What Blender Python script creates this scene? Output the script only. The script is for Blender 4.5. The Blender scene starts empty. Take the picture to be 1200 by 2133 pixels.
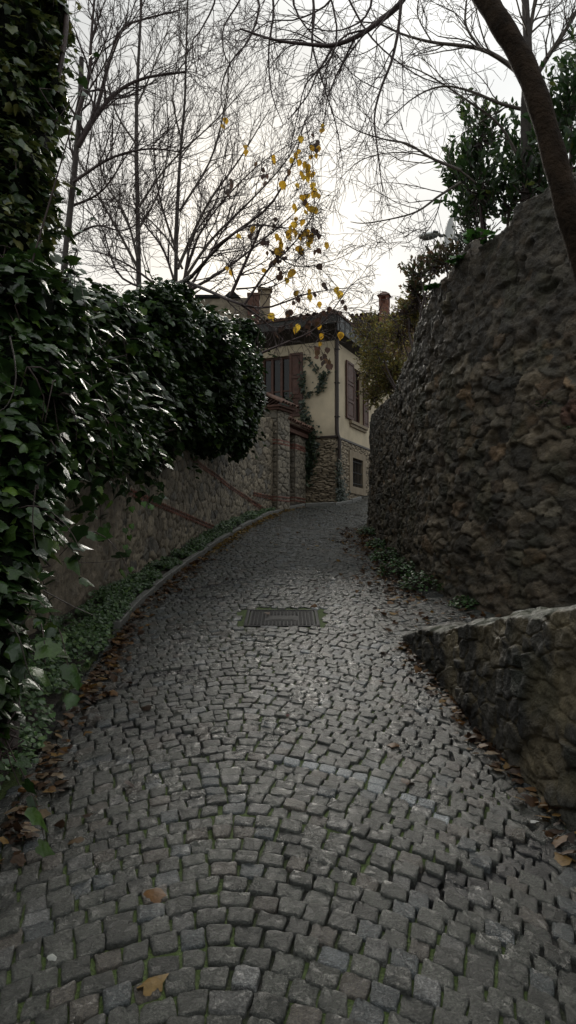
EXPO, SUNE = 0.72, 2.0
import bpy, bmesh, math
import numpy as np
from mathutils import Vector, Matrix
R = math.radians
rng = np.random.default_rng(7)
C = bpy.context.scene.collection
F = 1602.0
PITCH = math.atan((1150 - 1066.5) / F)
CAMZ = 1.6
cp, sp = math.cos(PITCH), math.sin(PITCH)

def P(px, py, Y):
    x = (px - 600) / F; up = (1066.5 - py) / F
    d = np.array([x, cp - up * sp, sp + up * cp])
    d = d * (Y / d[1])
    return np.array([d[0], d[1], CAMZ + d[2]])

def ground(X, Y):
    Y = np.asarray(Y, float)
    a = .105 * Y + .0019 * Y ** 2
    b = (.105 * 22 + .0019 * 484) + .10 * (np.clip(Y, 22, 70) - 22)
    c = .105 * Y
    z = np.where(Y > 22, b, np.where(Y < 0, np.maximum(c, -3), a))
    return z + 0 * np.asarray(X, float)

# ------------------------------------------------------------------ naming helpers
def tag(o, label=None, cat=None, group=None, kind=None):
    if label: o['label'] = label
    if cat: o['category'] = cat
    if group: o['group'] = group
    if kind: o['kind'] = kind
    return o

def empty(name, loc, label, cat, group=None):
    o = bpy.data.objects.new(name, None); C.objects.link(o)
    o.location = [float(v) for v in loc]; o.empty_display_size = .2
    return tag(o, label, cat, group)

def link(name, me, mat, parent=None):
    if mat is not None:
        me.materials.append(mat)
    o = bpy.data.objects.new(name, me); C.objects.link(o)
    if parent is not None:
        o.parent = parent
        o.matrix_parent_inverse = Matrix.Translation(-Vector(parent.location))
    return o

def npmesh(name, V, faces, mat, parent=None, tint=None, smooth=False):
    """V (n,3); faces: list of int arrays (m,k)"""
    me = bpy.data.meshes.new(name)
    V = np.asarray(V, np.float32)
    faces = [np.asarray(f, np.int32) for f in faces if len(f)]
    nl = sum(f.size for f in faces); nf = sum(len(f) for f in faces)
    me.vertices.add(len(V)); me.vertices.foreach_set('co', V.ravel())
    me.loops.add(nl); me.loops.foreach_set('vertex_index', np.concatenate([f.ravel() for f in faces]))
    tot = np.concatenate([np.full(len(f), f.shape[1], np.int32) for f in faces])
    st = np.concatenate([[0], np.cumsum(tot)[:-1]]).astype(np.int32)
    me.polygons.add(nf); me.polygons.foreach_set('loop_start', st)
    if smooth: me.polygons.foreach_set('use_smooth', np.ones(nf, bool))
    me.update(calc_edges=True); me.validate()
    if tint is not None:
        a = me.attributes.new('tint', 'FLOAT_COLOR', 'POINT')
        t = np.ones((len(V), 4), np.float32); t[:, :3] = tint
        a.data.foreach_set('color', t.ravel())
    return link(name, me, mat, parent)

# ------------------------------------------------------------------ noise
TAB = np.random.default_rng(3).random((5, 256, 256))
def vnoise(x, y, k=0):
    xi = np.floor(x).astype(int); yi = np.floor(y).astype(int)
    fx = x - xi; fy = y - yi
    fx = fx * fx * (3 - 2 * fx); fy = fy * fy * (3 - 2 * fy)
    T = TAB[k]
    a = T[xi % 256, yi % 256]; b = T[(xi + 1) % 256, yi % 256]
    c = T[xi % 256, (yi + 1) % 256]; d = T[(xi + 1) % 256, (yi + 1) % 256]
    return (a * (1 - fx) + b * fx) * (1 - fy) + (c * (1 - fx) + d * fx) * fy
def fbm(x, y, o=4, k=0):
    s = 0; a = .5
    for i in range(o):
        s = s + a * vnoise(x * 2 ** i + 17.3 * i, y * 2 ** i + 5.1 * i, (k + i) % 5); a *= .5
    return s / (1 - .5 ** o)
def worley(x, y, jit=.8, k=0):
    xi = np.floor(x).astype(int); yi = np.floor(y).astype(int)
    f1 = np.full(x.shape, 9.); f2 = np.full(x.shape, 9.); ida = np.zeros(x.shape, int); idb = np.zeros(x.shape, int)
    for dx in (-1, 0, 1):
        for dy in (-1, 0, 1):
            cx = xi + dx; cy = yi + dy
            jx = TAB[k][cx % 256, cy % 256]; jy = TAB[(k + 1) % 5][cx % 256, cy % 256]
            px = cx + .5 + jit * (jx - .5) + .5 * (cy % 2); py = cy + .5 + jit * (jy - .5)
            px = px - .25
            d = np.hypot(px - x, py - y)
            m = d < f1
            f2 = np.where(m, f1, np.minimum(f2, d)); f1 = np.where(m, d, f1)
            ida = np.where(m, cx, ida); idb = np.where(m, cy, idb)
    r = [TAB[(k + 2 + j) % 5][(ida + 7 * j) % 256, (idb + 13 * j) % 256] for j in range(3)]
    return f1, f2, r
def sstep(a, b, x):
    t = np.clip((x - a) / (b - a), 0, 1); return t * t * (3 - 2 * t)
def lerp(a, b, t): return a + (b - a) * t

# ------------------------------------------------------------------ materials
def newmat(name):
    m = bpy.data.materials.new(name); m.use_nodes = True
    nt = m.node_tree; nt.nodes.clear()
    out = nt.nodes.new('ShaderNodeOutputMaterial'); b = nt.nodes.new('ShaderNodeBsdfPrincipled')
    nt.links.new(b.outputs[0], out.inputs[0])
    return m, nt, b, out
def noise_n(nt, scale, detail=5, rough=.6, coord='Object'):
    tc = nt.nodes.new('ShaderNodeTexCoord'); n = nt.nodes.new('ShaderNodeTexNoise')
    n.inputs['Scale'].default_value = scale; n.inputs['Detail'].default_value = detail; n.inputs['Roughness'].default_value = rough
    nt.links.new(tc.outputs[coord], n.inputs['Vector']); return n
def ramp(nt, src, stops):
    r = nt.nodes.new('ShaderNodeValToRGB'); e = r.color_ramp.elements
    while len(e) < len(stops): e.new(.5)
    for i, (p, c) in enumerate(stops):
        e[i].position = p; e[i].color = (c, c, c, 1) if not hasattr(c, '__len__') else (*c, 1)
    nt.links.new(src, r.inputs[0]); return r
def mixrgb(nt, mode, fac, a, b):
    m = nt.nodes.new('ShaderNodeMix'); m.data_type = 'RGBA'; m.blend_type = mode
    for v, s in ((fac, m.inputs[0]), (a, m.inputs[6]), (b, m.inputs[7])):
        if isinstance(v, (int, float)): s.default_value = v
        elif isinstance(v, tuple): s.default_value = (*v, 1)
        else: nt.links.new(v, s)
    return m.outputs[2]
def attr(nt):
    a = nt.nodes.new('ShaderNodeAttribute'); a.attribute_name = 'tint'; return a.outputs['Color']
def bump(nt, b, src, strength, dist):
    n = nt.nodes.new('ShaderNodeBump'); n.inputs['Strength'].default_value = strength; n.inputs['Distance'].default_value = dist
    nt.links.new(src, n.inputs['Height']); nt.links.new(n.outputs[0], b.inputs['Normal']); return n

def mat_surf(name, color=None, scale=8, var=(.6, 1.25), rough=(.5, .8), bscale=40, bstr=.4, bdist=.01, metal=0, spec=.5):
    m, nt, b, out = newmat(name)
    n1 = noise_n(nt, scale, 6)
    r = ramp(nt, n1.outputs[0], [(.3, var[0]), (.7, var[1])])
    base = attr(nt) if color is None else color
    col = mixrgb(nt, 'MULTIPLY', 1.0, base, r.outputs[0])
    nt.links.new(col, b.inputs['Base Color'])
    n3 = noise_n(nt, scale * 2.3, 4)
    rr = ramp(nt, n3.outputs[0], [(.35, rough[0]), (.65, rough[1])])
    nt.links.new(rr.outputs[0], b.inputs['Roughness'])
    n2 = noise_n(nt, bscale, 5, .65)
    bump(nt, b, n2.outputs[0], bstr, bdist)
    b.inputs['Metallic'].default_value = metal
    b.inputs['Specular IOR Level'].default_value = spec
    return m

def mat_leaf(name, rough=.32, trans=.22, spec=.5):
    m, nt, b, out = newmat(name)
    n1 = noise_n(nt, 35, 3); r = ramp(nt, n1.outputs[0], [(.3, .7), (.7, 1.25)])
    col = mixrgb(nt, 'MULTIPLY', 1.0, attr(nt), r.outputs[0])
    nt.links.new(col, b.inputs['Base Color'])
    b.inputs['Roughness'].default_value = rough; b.inputs['Specular IOR Level'].default_value = spec
    bump(nt, b, noise_n(nt, 60, 2).outputs[0], .35, .01)
    t = nt.nodes.new('ShaderNodeBsdfTranslucent'); nt.links.new(col, t.inputs[0])
    ms = nt.nodes.new('ShaderNodeMixShader'); ms.inputs[0].default_value = trans
    nt.links.new(b.outputs[0], ms.inputs[1]); nt.links.new(t.outputs[0], ms.inputs[2])
    nt.links.new(ms.outputs[0], out.inputs[0]); return m

M = {}
# granite setts: fine speckle, wet sheen
m, nt, b, out = newmat('granite_setts')
sp1 = noise_n(nt, 120, 5, .85); r1 = ramp(nt, sp1.outputs[0], [(.41, .30), (.52, 1.0), (.61, 2.4)])
sp2 = noise_n(nt, 5, 4); r2 = ramp(nt, sp2.outputs[0], [(.3, .8), (.7, 1.15)])
c = mixrgb(nt, 'MULTIPLY', 1.0, attr(nt), r1.outputs[0]); c = mixrgb(nt, 'MULTIPLY', 1.0, c, r2.outputs[0])
nt.links.new(c, b.inputs['Base Color'])
rn = noise_n(nt, 3.1, 5); rr = ramp(nt, rn.outputs[0], [(.35, .24), (.65, .42)]); nt.links.new(rr.outputs[0], b.inputs['Roughness'])
b.inputs['Specular IOR Level'].default_value = .5
bn = noise_n(nt, 70, 8, .75); bump(nt, b, bn.outputs[0], .9, .012)
M['setts'] = m
# joint soil with moss
m, nt, b, out = newmat('joint_soil')
n2 = noise_n(nt, 90, 4); rs = ramp(nt, n2.outputs[0], [(.3, .5), (.7, 1.6)]); c = mixrgb(nt, 'MULTIPLY', 1.0, attr(nt), rs.outputs[0]); nt.links.new(c, b.inputs['Base Color'])
b.inputs['Roughness'].default_value = .85; bump(nt, b, n2.outputs[0], 1, .02)
M['joint'] = m
M['stone'] = mat_surf('rubble_stone', None, 9, (.5, 1.45), (.45, .85), 38, 1.0, .03)
M['stone_fine'] = mat_surf('wall_stone', None, 14, (.65, 1.3), (.6, .85), 40, .8, .02)
M['soil'] = mat_surf('garden_soil', (.03, .023, .016), 4, (.6, 1.3), (.8, .95), 25, .8, .03)
M['grass'] = mat_surf('rough_grass', (.035, .045, .018), 2, (.6, 1.3), (.8, .95), 25, .8, .03)
M['ivy'] = mat_leaf('ivy_leaf', .29, .22, .34)
M['ivyold'] = mat_leaf('small_ivy_leaf', .38, .25)
M['laurel'] = mat_leaf('laurel_leaf', .3, .42, .4)
M['dry'] = mat_leaf('dry_leaf', .5, .35, .3)
M['yellow'] = mat_leaf('autumn_leaf', .5, .5, .3)
M['herb'] = mat_leaf('ground_leaf', .4, .2)
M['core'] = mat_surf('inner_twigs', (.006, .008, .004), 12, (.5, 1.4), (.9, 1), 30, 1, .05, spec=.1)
M['bark'] = mat_surf('grey_bark', (.055, .042, .035), 20, (.6, 1.3), (.6, .85), 60, .8, .01)
M['twig'] = mat_surf('dark_twig', (.055, .034, .030), 20, (.7, 1.3), (.6, .8), 60, .3, .004)
M['twigpale'] = mat_surf('pale_twig', (.095, .075, .06), 20, (.7, 1.3), (.6, .8), 60, .3, .004)
M['trunk'] = mat_surf('mossy_bark', (.034, .022, .014), 7, (.4, 1.6), (.85, .95), 22, 1.0, .05, spec=.15)
M['render'] = mat_surf('cream_render', (.60, .50, .35), 1.3, (.68, 1.12), (.8, .92), 60, .25, .006)
M['surround'] = mat_surf('window_surround_stone', (.27, .21, .14), 4, (.8, 1.15), (.7, .9), 60, .3, .006)
M['redwood'] = mat_surf('oxblood_painted_wood', (.088, .036, .022), 9, (.7, 1.2), (.5, .7), 70, .25, .004)
M['fascia'] = mat_surf('dark_sheet_metal', (.030, .030, .026), 3, (.75, 1.3), (.35, .6), 30, .2, .004)
M['soffit'] = mat_surf('weathered_soffit', (.035, .027, .02), 6, (.6, 1.3), (.7, .9), 50, .3, .006)
M['pipe'] = mat_surf('brown_pipe', (.035, .022, .016), 9, (.7, 1.2), (.4, .6), 60, .2, .003)
M['iron'] = mat_surf('cast_iron', (.016, .015, .014), 30, (.6, 1.5), (.6, .8), 120, .5, .004, spec=.35)
M['tile'] = mat_surf('clay_tile', (.13, .068, .045), 6, (.45, 1.3), (.7, .9), 60, .4, .006)
M['brick'] = mat_surf('old_brick', (.11, .052, .036), 12, (.6, 1.3), (.75, .9), 60, .5, .008)
M['chimred'] = mat_surf('red_render', (.22, .095, .06), 5, (.7, 1.2), (.75, .9), 60, .3, .006)
M['dark'] = mat_surf('dark_interior', (.010, .009, .008), 5, (.7, 1.2), (.8, .9), 30, .1, .004)
M['door'] = mat_surf('dark_door_wood', (.012, .009, .007), 12, (.7, 1.3), (.6, .8), 50, .4, .006)
M['curtain'] = mat_surf('pale_curtain', (.30, .29, .25), 6, (.8, 1.1), (.8, .9), 30, .2, .006)
M['kerb'] = mat_surf('kerb_granite', (.15, .145, .13), 30, (.6, 1.3), (.4, .7), 60, .5, .008)
M['white'] = mat_surf('white_enamel', (.62, .62, .60), 6, (.85, 1.05), (.35, .55), 60, .1, .002)
M['grey'] = mat_surf('grey_metal', (.16, .16, .16), 9, (.8, 1.1), (.4, .6), 60, .1, .002)
M['farwall'] = mat_surf('far_stone_wall', None, 3, (.75, 1.15), (.8, .9), 20, .4, .02)
m, nt, b, out = newmat('window_glass')
b.inputs['Base Color'].default_value = (.01, .012, .013, 1); b.inputs['Roughness'].default_value = .08
b.inputs['Transmission Weight'].default_value = .7; b.inputs['IOR'].default_value = 1.45
M['glass'] = m

# ------------------------------------------------------------------ box builder
class MB:
    def __init__(s): s.v = []; s.f = []
    def hexa(s, c8):
        n = len(s.v); s.v += [tuple(map(float, c)) for c in c8]
        s.f += [(n, n + 3, n + 2, n + 1), (n + 4, n + 5, n + 6, n + 7), (n, n + 1, n + 5, n + 4), (n + 1, n + 2, n + 6, n + 5), (n + 2, n + 3, n + 7, n + 6), (n + 3, n, n + 4, n + 7)]
    def box(s, fr, u0, u1, w0, w1, z0, z1):
        s.hexa([fr(u0, w0, z0), fr(u1, w0, z0), fr(u1, w1, z0), fr(u0, w1, z0), fr(u0, w0, z1), fr(u1, w0, z1), fr(u1, w1, z1), fr(u0, w1, z1)])
    def build(s, name, mat, parent=None, bevel=0, smooth=False):
        me = bpy.data.meshes.new(name); me.from_pydata(s.v, [], s.f)
        bm = bmesh.new(); bm.from_mesh(me); bmesh.ops.recalc_face_normals(bm, faces=bm.faces)
        if bevel: bmesh.ops.bevel(bm, geom=bm.edges[:], offset=bevel, segments=1, affect='EDGES', profile=.5)
        bm.to_mesh(me); bm.free()
        if smooth:
            for p in me.polygons: p.use_smooth = True
        return link(name, me, mat, parent)
def frame(O, U, W):
    O = np.array([O[0], O[1], 0.], float); U = np.array([*U, 0.]) / np.hypot(*U); W = np.array([*W, 0.]) / np.hypot(*W)
    return lambda u, w, z: O + U * u + W * w + np.array([0, 0, z])
WORLD = lambda u, w, z: np.array([u, w, z])

# ------------------------------------------------------------------ tubes (batched)
def tubes(name, polys, mat, parent=None, sides=5, smooth=True):
    Vs = []; Fs = []; off = 0
    groups = {}
    for p, r in polys: groups.setdefault((len(p), 3 if max(r) < .006 else (4 if max(r) < .02 else max(sides, 6))), []).append((p, r))
    for (n, k), lst in groups.items():
        Pt = np.array([a for a, _ in lst], float); Rd = np.array([b for _, b in lst], float)
        T = np.gradient(Pt, axis=1); T /= np.linalg.norm(T, axis=2, keepdims=True) + 1e-9
        avg = T.mean(1); ref = np.where(np.abs(avg[:, 2:3]) < .7, [[0, 0, 1.]], [[1., .3, 0]])
        U = np.cross(T, ref[:, None, :]); U /= np.linalg.norm(U, axis=2, keepdims=True) + 1e-9
        W = np.cross(T, U)
        a = np.arange(k) * 2 * np.pi / k
        ring = Pt[:, :, None, :] + Rd[:, :, None, None] * (U[:, :, None, :] * np.cos(a)[None, None, :, None] + W[:, :, None, :] * np.sin(a)[None, None, :, None])
        m_ = len(lst)
        Vs.append(ring.reshape(-1, 3))
        idx = off + np.arange(m_ * n * k).reshape(m_, n, k)
        i0 = idx[:, :-1]; i1 = idx[:, 1:]
        q = np.stack([i0, np.roll(i0, -1, 2), np.roll(i1, -1, 2), i1], -1).reshape(-1, 4)
        Fs.append(q); off += m_ * n * k
    return npmesh(name, np.concatenate(Vs), Fs, mat, parent, smooth=smooth)

def smoothpath(pts, n):
    pts = np.array(pts, float); m_ = len(pts)
    t = np.linspace(0, m_ - 1, n); out = []
    for tt in t:
        i = min(int(tt), m_ - 2); f = tt - i
        p0 = pts[max(i - 1, 0)]; p1 = pts[i]; p2 = pts[i + 1]; p3 = pts[min(i + 2, m_ - 1)]
        out.append(.5 * ((2 * p1) + (-p0 + p2) * f + (2 * p0 - 5 * p1 + 4 * p2 - p3) * f * f + (-p0 + 3 * p1 - 3 * p2 + p3) * f ** 3))
    return np.array(out)
def limb(pix, Y, r0, r1, n=14, dY=0, rg=rng):
    Ys = Y if hasattr(Y, '__len__') else np.linspace(Y, Y + dY, len(pix))
    p = smoothpath([P(a, b_, y) for (a, b_), y in zip(pix, Ys)], n)
    return p, r0 + (r1 - r0) * np.linspace(0, 1, n) ** .8
def unit(v): return v / (np.linalg.norm(v) + 1e-9)
RMIN = [.0018]
def sprout(pr, out, rg, levels, t0=.15, bias=(0, 0, .2)):
    """levels: list of (count, length, angle, wiggle, npts)"""
    if not levels: return
    cnt, L, ang, wig, npt = levels[0][:5]; bi = np.array(levels[0][5] if len(levels[0]) > 5 else bias, float)
    p, r = pr; n = len(p)
    for j in range(max(1, int(cnt * rg.uniform(.75, 1.25)))):
        t = t0 + (1 - t0) * (j + rg.uniform(0, 1)) / cnt; t = min(t, .995)
        i = min(int(t * (n - 1)), n - 2); f = t * (n - 1) - i
        o = p[i] * (1 - f) + p[i + 1] * f; rr = (r[i] * (1 - f) + r[i + 1] * f)
        T = unit(p[i + 1] - p[i]); q = unit(np.cross(T, unit(rg.normal(size=3))))
        a = R(ang) * rg.uniform(.6, 1.3)
        d = unit(T * math.cos(a) + q * math.sin(a) + bi * .5)
        l = L * rg.uniform(.45, 1.25) * (1.1 - .5 * t); pts = [o]
        for s in range(npt - 1):
            d = unit(d + rg.normal(size=3) * wig + bi * .22); pts.append(pts[-1] + d * l / (npt - 1))
        pts = np.array(pts); r0 = max(min(rr * .75, max(rr * .5, .003)), RMIN[0] * 1.3); rad = np.linspace(r0, max(r0 * .35, RMIN[0]), npt)
        out.append((pts, rad)); sprout((pts, rad), out, rg, levels[1:], .12, bias)

# ------------------------------------------------------------------ leaves
def tmpl(out, fold, droop):
    o = np.array(out, float); c = np.array([[0., 0.]])
    v = np.concatenate([c, o]); z = -fold * np.abs(v[:, 0]) - droop * np.maximum(v[:, 1], 0) ** 2 * 1.2
    v3 = np.column_stack([v, z]); n = len(o)
    f = np.array([(0, 1 + i, 1 + (i + 1) % n) for i in range(n)])
    return v3, f
T_IVY = tmpl([(0, -.28), (.2, -.42), (.42, -.33), (.40, -.08), (.45, .10), (.25, .24), (0, .62), (-.25, .24), (-.45, .10), (-.40, -.08), (-.42, -.33), (-.2, -.42)], .4, .3)
T_OV = tmpl([(0, -.5), (.22, -.3), (.29, 0), (.17, .33), (0, .62), (-.17, .33), (-.29, 0), (-.22, -.3)], .4, .3)
T_SM = tmpl([(0, -.45), (.33, -.15), (.26, .25), (0, .5), (-.26, .25), (-.33, -.15)], .3, .2)
def leaves(name, T, pos, nrm, tip, size, tint, mat, parent=None, kind=None):
    tv, tf = T; N = len(pos)
    z = nrm / (np.linalg.norm(nrm, axis=1, keepdims=True) + 1e-9)
    y = tip - z * (tip * z).sum(1, keepdims=True); y /= np.linalg.norm(y, axis=1, keepdims=True) + 1e-9
    x = np.cross(y, z); g = np.random.default_rng(N + int(abs(pos[0].sum()) * 1e5))
    cur = g.uniform(-.3, 1.8, N)[:, None, None]; wid = g.uniform(.75, 1.15, N)[:, None, None]
    s = np.asarray(size)[:, None, None]
    V = pos[:, None] + s * (tv[None, :, 0:1] * x[:, None] * wid + tv[None, :, 1:2] * y[:, None] + tv[None, :, 2:3] * z[:, None] * cur)
    Fc = (tf[None] + (np.arange(N) * len(tv))[:, None, None]).reshape(-1, 3)
    tt = np.repeat(tint, len(tv), axis=0)
    return npmesh(name, V.reshape(-1, 3), [Fc], mat, parent, tint=tt)
def palette(N, cols, w, rg, jitter=.25):
    cols = np.array(cols, float); i = rg.choice(len(cols), N, p=np.array(w) / sum(w))
    return cols[i] * (1 + rg.uniform(-jitter, jitter, (N, 1)))
# ================================================================== camera, sky, sun
sc = bpy.context.scene
cam = bpy.data.cameras.new('camera'); co = bpy.data.objects.new('camera', cam); C.objects.link(co)
cam.sensor_fit = 'VERTICAL'; cam.sensor_height = 36; cam.lens = 36 * F / 2133; cam.clip_end = 3000; cam.clip_start = .05
co.location = (0, 0, CAMZ); co.rotation_euler = (R(90) + PITCH, 0, 0); sc.camera = co
sc.view_settings.view_transform = 'Standard'; sc.view_settings.look = 'None'; sc.view_settings.gamma = 1
sc.view_settings.exposure = EXPO
SEL, SAZ = R(24), R(-3)
w = bpy.data.worlds.new("World"); sc.world = w; w.use_nodes = True
nt = w.node_tree; nt.nodes.clear()
wo = nt.nodes.new('ShaderNodeOutputWorld'); bg = nt.nodes.new('ShaderNodeBackground'); bg.inputs[1].default_value = .1
sky = nt.nodes.new('ShaderNodeTexSky'); sky.sky_type = 'NISHITA'; sky.sun_disc = False
sky.sun_elevation = SEL; sky.sun_rotation = SAZ; sky.air_density = 1; sky.dust_density = 3
tc = nt.nodes.new('ShaderNodeTexCoord')
mp = nt.nodes.new('ShaderNodeMapping'); mp.inputs['Scale'].default_value = (1, 1, 2.6); nt.links.new(tc.outputs['Generated'], mp.inputs[0])
cn = nt.nodes.new('ShaderNodeTexNoise'); cn.inputs['Scale'].default_value = 2.6; cn.inputs['Detail'].default_value = 5; cn.inputs['Roughness'].default_value = .5
cn.inputs['Distortion'].default_value = .4
nt.links.new(mp.outputs[0], cn.inputs['Vector'])
cr = ramp(nt, cn.outputs[0], [(.34, (3.25, 3.45, 3.5)), (.50, (3.85, 4.02, 4.05)), (.66, (4.7, 4.8, 4.72))])
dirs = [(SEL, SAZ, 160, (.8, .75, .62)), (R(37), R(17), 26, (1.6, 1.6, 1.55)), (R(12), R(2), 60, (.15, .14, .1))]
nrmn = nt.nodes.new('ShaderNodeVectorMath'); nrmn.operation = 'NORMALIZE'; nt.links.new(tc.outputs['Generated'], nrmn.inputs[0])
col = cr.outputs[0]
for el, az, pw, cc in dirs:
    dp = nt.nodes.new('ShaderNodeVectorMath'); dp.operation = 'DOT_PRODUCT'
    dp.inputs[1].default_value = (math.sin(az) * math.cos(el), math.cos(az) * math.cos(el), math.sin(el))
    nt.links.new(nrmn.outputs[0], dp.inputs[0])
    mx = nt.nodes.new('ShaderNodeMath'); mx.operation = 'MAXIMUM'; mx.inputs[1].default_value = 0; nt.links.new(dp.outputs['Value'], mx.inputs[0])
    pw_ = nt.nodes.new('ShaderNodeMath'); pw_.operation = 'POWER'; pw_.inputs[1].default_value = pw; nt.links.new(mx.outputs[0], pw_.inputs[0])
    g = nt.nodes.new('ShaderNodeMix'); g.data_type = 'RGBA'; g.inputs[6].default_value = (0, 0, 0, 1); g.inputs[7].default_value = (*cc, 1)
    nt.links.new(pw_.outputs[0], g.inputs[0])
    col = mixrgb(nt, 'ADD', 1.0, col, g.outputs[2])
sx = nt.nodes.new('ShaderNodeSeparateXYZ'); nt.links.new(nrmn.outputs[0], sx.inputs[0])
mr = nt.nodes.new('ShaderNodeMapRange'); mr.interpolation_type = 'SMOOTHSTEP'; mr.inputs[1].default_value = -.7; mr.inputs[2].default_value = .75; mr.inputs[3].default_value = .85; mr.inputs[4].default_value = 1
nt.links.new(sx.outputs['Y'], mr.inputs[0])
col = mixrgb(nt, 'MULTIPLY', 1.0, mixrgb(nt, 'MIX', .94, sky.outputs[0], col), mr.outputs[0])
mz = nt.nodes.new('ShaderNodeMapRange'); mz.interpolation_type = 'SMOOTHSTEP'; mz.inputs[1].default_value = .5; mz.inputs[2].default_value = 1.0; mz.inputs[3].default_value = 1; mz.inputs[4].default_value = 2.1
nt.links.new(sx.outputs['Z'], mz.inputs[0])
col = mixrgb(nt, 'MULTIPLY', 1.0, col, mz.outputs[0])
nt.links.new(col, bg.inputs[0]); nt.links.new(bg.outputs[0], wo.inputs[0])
sl = bpy.data.lights.new('sun', 'SUN'); sl.energy = SUNE; sl.angle = R(22); sl.color = (1, .95, .86)
so = bpy.data.objects.new('sun', sl); C.objects.link(so)
so.rotation_euler = (R(90) - SEL, 0, R(180) - SAZ)

# ================================================================== plan curves
LK = [(-1.2, 0), (-1.22, 2.2), (-1.28, 3.5), (-1.38, 4.7), (-1.48, 5.9), (-1.62, 8.07), (-1.5, 10.5), (-1.22, 13.2), (-.85, 15.6), (-.44, 17.5), (-.05, 18.6), (.45, 19.35), (1.35, 19.75), (2.3, 21.6), (3.6, 24.6)]
LW = [(-2.35, 0), (-2.35, 4.5), (-2.25, 7.3), (-2.02, 9.75), (-1.75, 12.3), (-1.42, 15.1), (-.95, 17.1), (-.36, 18.3)]
RW = [(5.2, 5.6), (3.8, 6.45), (3.0, 6.95), (2.45, 7.45), (2.1, 8.05), (1.85, 8.8), (1.72, 9.7), (1.68, 11), (1.67, 13.2), (1.66, 15.6), (1.85, 16.6), (2.6, 17.6), (4.2, 18.6), (6.5, 19.6)]
LOW = [(1.04, 6.85), (1.08, 6.2), (1.12, 5.4), (1.15, 4.6), (1.2, 4.0), (1.3, 3.3), (1.42, 2.5), (1.6, 1.4), (1.75, .2)]
def xon(path, Y):
    a = np.array(path); return np.interp(Y, a[:, 1], a[:, 0])

# ================================================================== ground sheets
def sheet(name, xs, ys, zf, mat, label=None, tf=None):
    X, Y = np.meshgrid(xs, ys, indexing='ij'); Z = zf(X, Y)
    V = np.column_stack([X.ravel(), Y.ravel(), Z.ravel()]); n, m_ = X.shape
    i = np.arange(n * m_).reshape(n, m_)
    q = np.stack([i[:-1, :-1], i[1:, :-1], i[1:, 1:], i[:-1, 1:]], -1).reshape(-1, 4)
    o = npmesh(name, V, [q], mat, smooth=True, tint=None if tf is None else tf(X.ravel(), Y.ravel())); tag(o, label, None, None, 'structure'); return o
sheet('ground', np.concatenate([[-600, -200, -80, -40, -20], np.linspace(-12, 14, 53), [20, 40, 80, 200, 600]]),
      np.concatenate([[-600, -100, -30, -10], np.linspace(-4, 40, 89), [50, 60, 70, 100, 300, 900]]),
      lambda X, Y: ground(X, Y) - .10, M['soil'], 'dark damp soil of the ground')
def pxl(pts):
    out = []
    for a, b_ in pts:
        lo, hi = .5, 40
        for _ in range(40):
            md = (lo + hi) / 2; p = P(a, b_, md)
            if p[2] > float(ground(p[0], md)): lo = md
            else: hi = md
        out.append(P(a, b_, lo)[:2])
    return np.array(out)
def dline(p, L):
    d = 9
    for i in range(len(L) - 1):
        a, b_ = L[i], L[i + 1]; t = np.clip(np.dot(p - a, b_ - a) / np.dot(b_ - a, b_ - a), 0, 1)
        d = min(d, np.linalg.norm(p - a - t * (b_ - a)))
    return d
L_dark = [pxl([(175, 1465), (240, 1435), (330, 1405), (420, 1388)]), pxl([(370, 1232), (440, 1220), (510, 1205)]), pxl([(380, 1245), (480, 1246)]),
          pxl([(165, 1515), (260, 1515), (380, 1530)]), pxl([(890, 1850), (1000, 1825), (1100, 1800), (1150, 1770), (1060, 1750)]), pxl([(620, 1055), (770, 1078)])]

def ddark(X, Y):
    d = np.full(np.shape(X), 9.)
    for L in L_dark:
        for a, b_ in zip(L[:-1], L[1:]):
            e = b_ - a; t = np.clip(((X - a[0]) * e[0] + (Y - a[1]) * e[1]) / (e @ e), 0, 1); d = np.minimum(d, np.hypot(X - a[0] - t * e[0], Y - a[1] - t * e[1]))
    return d
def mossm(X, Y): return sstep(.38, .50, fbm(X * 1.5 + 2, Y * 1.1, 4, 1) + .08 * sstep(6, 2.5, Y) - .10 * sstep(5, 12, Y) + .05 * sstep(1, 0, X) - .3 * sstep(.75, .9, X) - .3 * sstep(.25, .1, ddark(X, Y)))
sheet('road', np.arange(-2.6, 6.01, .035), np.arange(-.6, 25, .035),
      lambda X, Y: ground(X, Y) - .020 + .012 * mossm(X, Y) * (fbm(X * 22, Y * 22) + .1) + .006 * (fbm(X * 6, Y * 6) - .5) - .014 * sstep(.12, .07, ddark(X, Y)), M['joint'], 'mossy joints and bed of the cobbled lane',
      lambda X, Y: lerp(np.array([[.012, .010, .007]]), np.array([[.060, .088, .018]]), mossm(X, Y)[:, None]))

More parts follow.
